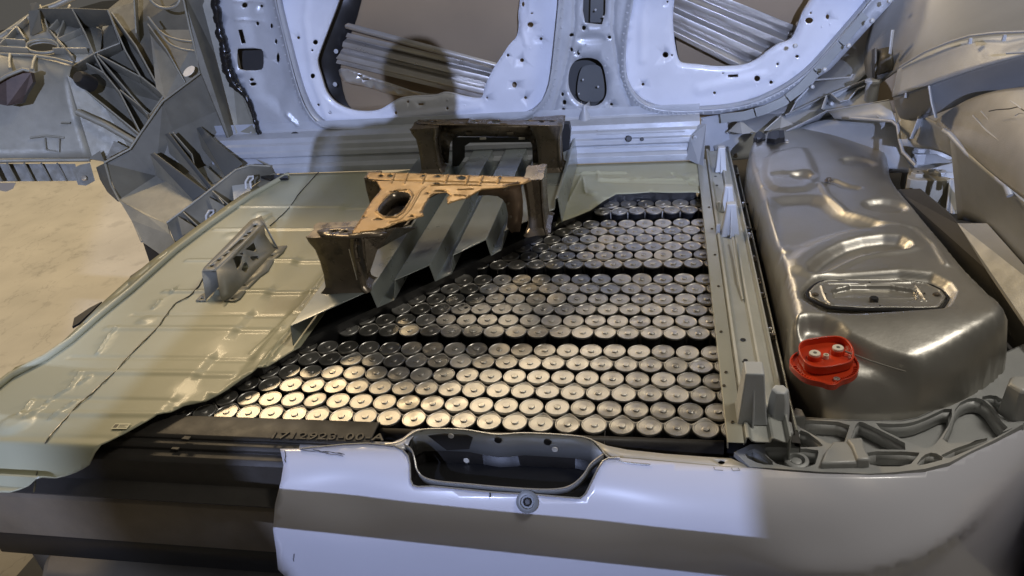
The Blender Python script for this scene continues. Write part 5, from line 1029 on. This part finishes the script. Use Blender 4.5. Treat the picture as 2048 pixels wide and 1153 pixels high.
# left box
loft('box_front', [[(-40, 106, 3.42), (30, 108, 3.38), (80, 112, 3.32), (146, 128, 3.24)], [(-40, 140, 3.34), (30, 140, 3.30), (80, 142, 3.26), (134, 150, 3.20)], [(-40, 220, 3.30), (30, 226, 3.27), (90, 226, 3.24), (152, 226, 3.20)], [(-40, 322, 3.26), (40, 322, 3.24), (110, 322, 3.22), (186, 320, 3.18)]], M_cast, fc, 2, .004)
fct('box_side', [(134, 150, 3.20), (205, 208, 3.19), (278, 268, 3.14), (258, 298, 3.16), (208, 324, 3.16), (186, 320, 3.18), (152, 226, 3.20)], M_cast)
tube('box_tube', R3([(154, 224, 3.16), (210, 250, 3.13), (268, 284, 3.10)]), .012, M_cast, fc, 10)
for pts in ([(20, 109, 3.37), (18, 125, 3.32), (20, 138, 3.28)], [(72, 112, 3.32), (66, 126, 3.27), (64, 140, 3.24)], [(-20, 108, 3.42), (60, 111, 3.33), (110, 118, 3.27), (146, 128, 3.22)]): tube('box_rib', R3(pts), .006, M_cast, fc, 8)
tube('box_flange', R3([(-40, 323, 3.22), (60, 321, 3.20), (180, 320, 3.15)]), .008, M_cast, fc, 8)
fct('ribbed_strip', [(-40, 328, 3.26), (150, 328, 3.2), (160, 362, 3.2), (-40, 364, 3.26)], M_fd)
for x in (-8, 22, 56, 90, 122): f3('strip_rib', [(x - 8, 326, 3.20), (x + 12, 363, 3.20)], [(x - 8, 326, 3.25), (x + 12, 363, 3.25)], M_fd, .006)
M_rust = mat('rusty_bracket_steel', (.055, .035, .025), .5, .4, .3, 30)
fct('tow_bracket', [(-20, 170, 3.18), (12, 150, 3.16), (45, 140, 3.14), (62, 146, 3.14), (66, 165, 3.14), (50, 190, 3.14), (44, 206, 3.15), (14, 212, 3.16), (-20, 205, 3.18)], M_rust, .03)
tube('bracket_lip', R3([(-20, 172, 3.15), (14, 152, 3.13), (46, 139, 3.11), (58, 142, 3.11)]), .006, M_cast, fc, 8)
f3('panel_line', [(122, 245, 3.20), (140, 245, 3.19)], [(122, 248, 3.21), (140, 248, 3.2)], M_cast); tube('panel_line', R3([(60, 276, 3.225), (90, 272, 3.215), (128, 276, 3.205)]), .004, M_cast, fc, 6); tube('panel_line', R3([(90, 276, 3.225), (92, 300, 3.215), (118, 304, 3.205), (118, 278, 3.205)]), .003, M_cast, fc, 6)
fct('jack_bracket', [(144, 338, 3.1), (160, 330, 3.1), (180, 326, 3.1), (190, 362, 3.1), (172, 372, 3.1), (156, 370, 3.1)], M_fd, .02)
lathe('bracket_bolt', [(.010, 0), (.008, .006), (.0001, .007)], M_edge, fc, 8, plane3(PR(168, 357, 3.09), PR(178, 357, 3.09), PR(168, 345, 3.1)))
fct('lower_tab', [(-20, 366, 3.2), (32, 366, 3.2), (26, 378, 3.2), (12, 384, 3.2), (-20, 378, 3.2)], mat('tab_tan', (.25, .2, .13)), .02)
fct('hanging_gusset', [(212, 318, 3.12), (228, 282, 3.12), (256, 296, 3.11)], M_fd); fct('hanging_gusset', [(176, 318, 3.13), (200, 302, 3.13), (208, 322, 3.12)], M_fd)
# rounded forms at the top edge
pk = plane3(PR(290, 20, 3.12), PR(390, 40, 3.0), PR(330, 90, 3.06))
tube('cup_rim', [pk.w(*pk.px(x, y), .0) for x, y in smoothpoly([(292, -20), (300, 2), (318, 16), (340, 18), (358, 10), (364, -20)], 2, False)], .005, M_cast, fc, 8)
tube('arc_rib', [pk.w(*pk.px(x, y), .0) for x, y in smoothpoly([(296, 34), (320, 66), (350, 80), (384, 84)], 2, False)], .004, M_cast, fc, 8)
tube('arc_rib', [pk.w(*pk.px(x, y), -.02) for x, y in smoothpoly([(300, 48), (325, 84), (355, 98), (388, 102)], 2, False)], .004, M_cast, fc, 8)
q = pk.w(*pk.px(378, 142), 0); pq = plane3(PR(378, 143, 2.965), PR(392, 143, 2.955), PR(378, 130, 2.98))
lathe('round_sticker', [(.024, 0), (.0235, .001), (.0001, .001)], M_cer, fc, 20, Frame(PR(378, 143, 2.95), (1, -.2, .1), (0, .8, .5)))
lathe('dark_knob', [(.03, -.02), (.028, .03), (.02, .045), (.0001, .045)], M_black, fc, 12, Frame(PR(174, 165, 3.2), (1, 0, 0), (0, .5, .6)))
# ================================================================ display base under the car
db = empty('display_base', (.2, -.2, -.62), 'dark display base and slanting support under the cut away car, lower left', 'display stand')
M_db = mat('base_brown', (.10, .085, .06), .5, .1, .2, 8, .1)
f5 = FZ(-.40); o = prism('base_top', f5, f5.pxs(smoothpoly([(132, 1072), (300, 1080), (560, 1092), (700, 1100), (700, 1300), (60, 1300), (80, 1140), (92, 1110)], 1)), -.2, 0, M_db, db, bev=.012)
prism('base_block', FZ(-.61), [(.0, -.6), (1.3, -.6), (1.3, .9), (.0, .9)], 0, .15, M_black, db)
quadstrip('support_leg', [P(-10, 1000, -.25), P(60, 1080, -.40), P(110, 1160, -.55)], [P(40, 992, -.25), P(105, 1080, -.40), P(160, 1160, -.55)], M_db, db, .03)
prism('skirt', FZ(-.615), [(-.72, -.22), (1.0, -.22), (1.0, 1.2), (-.72, 1.2)], 0, .005, M_black, db, bev=0)
extrude_x('under_beam', [(-.05, -.26), (-.12, -.26), (-.12, -.33), (-.05, -.33)], -.5, 1.2, M_black, db, thick=.004)
# ================================================================ lamp housings with added light cutting plates, an added shadow rail and the photographer (all stand outside the picture)
def cut_light(lampo, L, segs, k=.07):  # unseen plates added near a lamp to cut its beam along given edges
    L = np.array(L)
    for a, b, out in segs:
        a, b, out = map(np.array, (a, b, out)); A = L + (a - L) * k; B_ = L + (b - L) * k; o_ = out / np.linalg.norm(out) * .45
        facet('light_cut_plate', [A, B_, B_ + o_, A + o_], M_black, lampo, .004)
def spot_body(L, tgt, lab):
    h = empty('spotlight', tuple(L), lab, 'spotlight', 'spotlights on poles'); L_ = np.array(L, float); d = np.array(tgt, float) - L_; d /= np.linalg.norm(d); f_ = Frame(L_, np.cross(d, (0, 0, 1)), (0, 0, 1)); 
    u = np.cross(d, (0, 0, 1)); u /= np.linalg.norm(u); v = np.cross(u, d); f_ = Frame(L_, u, v)
    sgn = 1 if f_.N @ d > 0 else -1
    o = put('housing', lathe_me('housing', [(.10, .06 * sgn), (.10, -.16 * sgn), (.07, -.24 * sgn), (.0001, -.24 * sgn)], 24, f_), M_black, h); solid(o, .003, 0)
    tube('stand_pole', [L_ - d * .2, (L_[0] - d[0] * .2, L_[1] - d[1] * .2, -.6)], .02, M_black, h, 10)
    return h
s1 = spot_body(L1, (.65, 1.3, .3), 'black spotlight on a pole that lights the far body side')
s2 = spot_body(L2, (.75, -.2, -.05), 'black spotlight on a pole that lights the near sill panel')
cut_light(s1, L1, [(P(300, 500, 0), P(2300, 420, .1), (0, 0, -1))], .15)
cut_light(s2, L2, [(P(200, 872, 0), P(2200, 900, 0), (0, 0, 1)), (P(1512, 880, 0), P(1488, 1300, -.1), (1, 0, 0)), (P(470, 880, 0), P(380, 1300, -.1), (-1, 0, 0))], .22)
br = empty('shadow_rail', (.6, -.78, -.62), 'unseen grey tubular rail added to cast the band of shade on the sill', 'shadow_rail')
M_rail = mat('shadow_rail_grey', (.35, .36, .37), .35, .6)
tube('rail', [(-.8, -.6925, .363), (3.4, -.9025, .288)], .031, M_rail, br, 14)  # added out of view, placed so its shadow crosses the sill panel
for x in (-.7, 3.3): tube('post', [(x, -.6925 - .05 * (x + .8), .361 - .0179 * (x + .8)), (x, -.6925 - .05 * (x + .8), -.61)], .02, M_rail, br, 12)
# photographer: one continuous body grown on a skeleton
def skin_body(name, J, E_, m, parent, root=0, lv=2):
    me = bpy.data.meshes.new(name); me.from_pydata([(j[0], j[1], -.62 + (j[2] + .62) * 1.06) for j in J], E_, []); me.update()
    o = bpy.data.objects.new(name, me); COL.objects.link(o); o.parent = parent; o.matrix_parent_inverse = Matrix.Translation(parent.location).inverted() if parent.type == 'EMPTY' else Matrix()
    me.materials.append(m); s_ = o.modifiers.new('skin', 'SKIN'); s_.use_smooth_shade = True
    for i, j in enumerate(J): me.skin_vertices[0].data[i].radius = (j[3], j[4] if len(j) > 4 else j[3])
    me.skin_vertices[0].data[root].use_root = True
    q_ = o.modifiers.new('round', 'SUBSURF'); q_.levels = q_.render_levels = lv; return o
px_, py_ = 1.0, -1.50
ph = empty('person', (px_, py_, -.62), 'person in a dark jacket holding up a phone in both hands behind the picture', 'person')
M_cloth = mat('dark_jacket', (.03, .032, .04), .8); M_sk = mat('skin', (.5, .3, .22), .5)
J = [(px_, py_, .28, .15, .11), (px_, py_, .55, .15, .11), (px_, py_ - .02, .90, .19, .12), (px_, py_, 1.0, .10, .09), (px_, py_ + .03, 1.03, .055, .055),
     (px_ - .20, py_, .95, .085), (px_ - .30, py_ + .06, .72, .055), (px_ - .10, py_ + .26, .75, .038), (px_ + .20, py_, .95, .085), (px_ + .30, py_ + .06, .72, .055), (px_ + .14, py_ + .26, .75, .038),
     (px_ - .10, py_, .16, .095), (px_ - .12, py_ + .02, -.16, .07), (px_ - .12, py_ - .01, -.52, .05), (px_ + .10, py_, .16, .095), (px_ + .12, py_ + .02, -.16, .07), (px_ + .12, py_ - .01, -.52, .05), (px_ - .12, py_ + .12, -.58, .04), (px_ + .12, py_ + .12, -.58, .04)]
E_ = [(0, 1), (1, 2), (2, 3), (3, 4), (2, 5), (5, 6), (6, 7), (2, 8), (8, 9), (9, 10), (0, 11), (11, 12), (12, 13), (0, 14), (14, 15), (15, 16), (13, 17), (16, 18)]
skin_body('body', J, E_, M_cloth, ph)
hd = [(px_, py_ + .02, .95, .05), (px_, py_ + .03, 1.02, .072, .085), (px_, py_ + .01, 1.10, .078, .095), (px_, py_, 1.15, .05)]
skin_body('head', hd, [(0, 1), (1, 2), (2, 3)], M_sk, ph)
skin_body('hair', [(px_, py_ - .02, 1.06, .08), (px_, py_ - .015, 1.14, .082, .095), (px_, py_ - .01, 1.19, .04)], [(0, 1), (1, 2)], M_black, ph)
for s_ in (-1, 1):
    cx0 = px_ + (.02 + s_ * .12) ; hx, hy, hz = px_ + (-.10 if s_ < 0 else .14), py_ + .28, .80
    Jh = [(hx, hy - .02, hz - .02, .026), (hx, hy + .02, hz + .04, .03, .018)]; Eh = [(0, 1)]
    for k in range(4):
        b0 = len(Jh); fx = hx - s_ * (.0) + (k - 1.5) * .018; Jh += [(fx, hy + .03, hz + .075, .010), (fx - s_ * .012, hy + .05, hz + .095 + .004 * (k % 2), .009), (fx - s_ * .03, hy + .05, hz + .10, .008)]; Eh += [(1, b0), (b0, b0 + 1), (b0 + 1, b0 + 2)]
    b0 = len(Jh); Jh += [(hx - s_ * .03, hy + .01, hz + .03, .010), (hx - s_ * .05, hy + .02, hz + .06, .009)]; Eh += [(1, b0), (b0, b0 + 1)]
    skin_body('hand', Jh, Eh, M_sk, ph, lv=1)
pn = empty('phone', (px_ + .02, py_ + .345, .88), 'thin black phone held up in both hands', 'phone')
o = prism('phone_body', Frame((px_ + .02, py_ + .345, .88), (1, 0, 0), (0, -.45, .9)), smoothpoly([(-.08, -.038), (.08, -.038), (.08, .038), (-.08, .038)], 2), -.004, .004, M_black, pn)
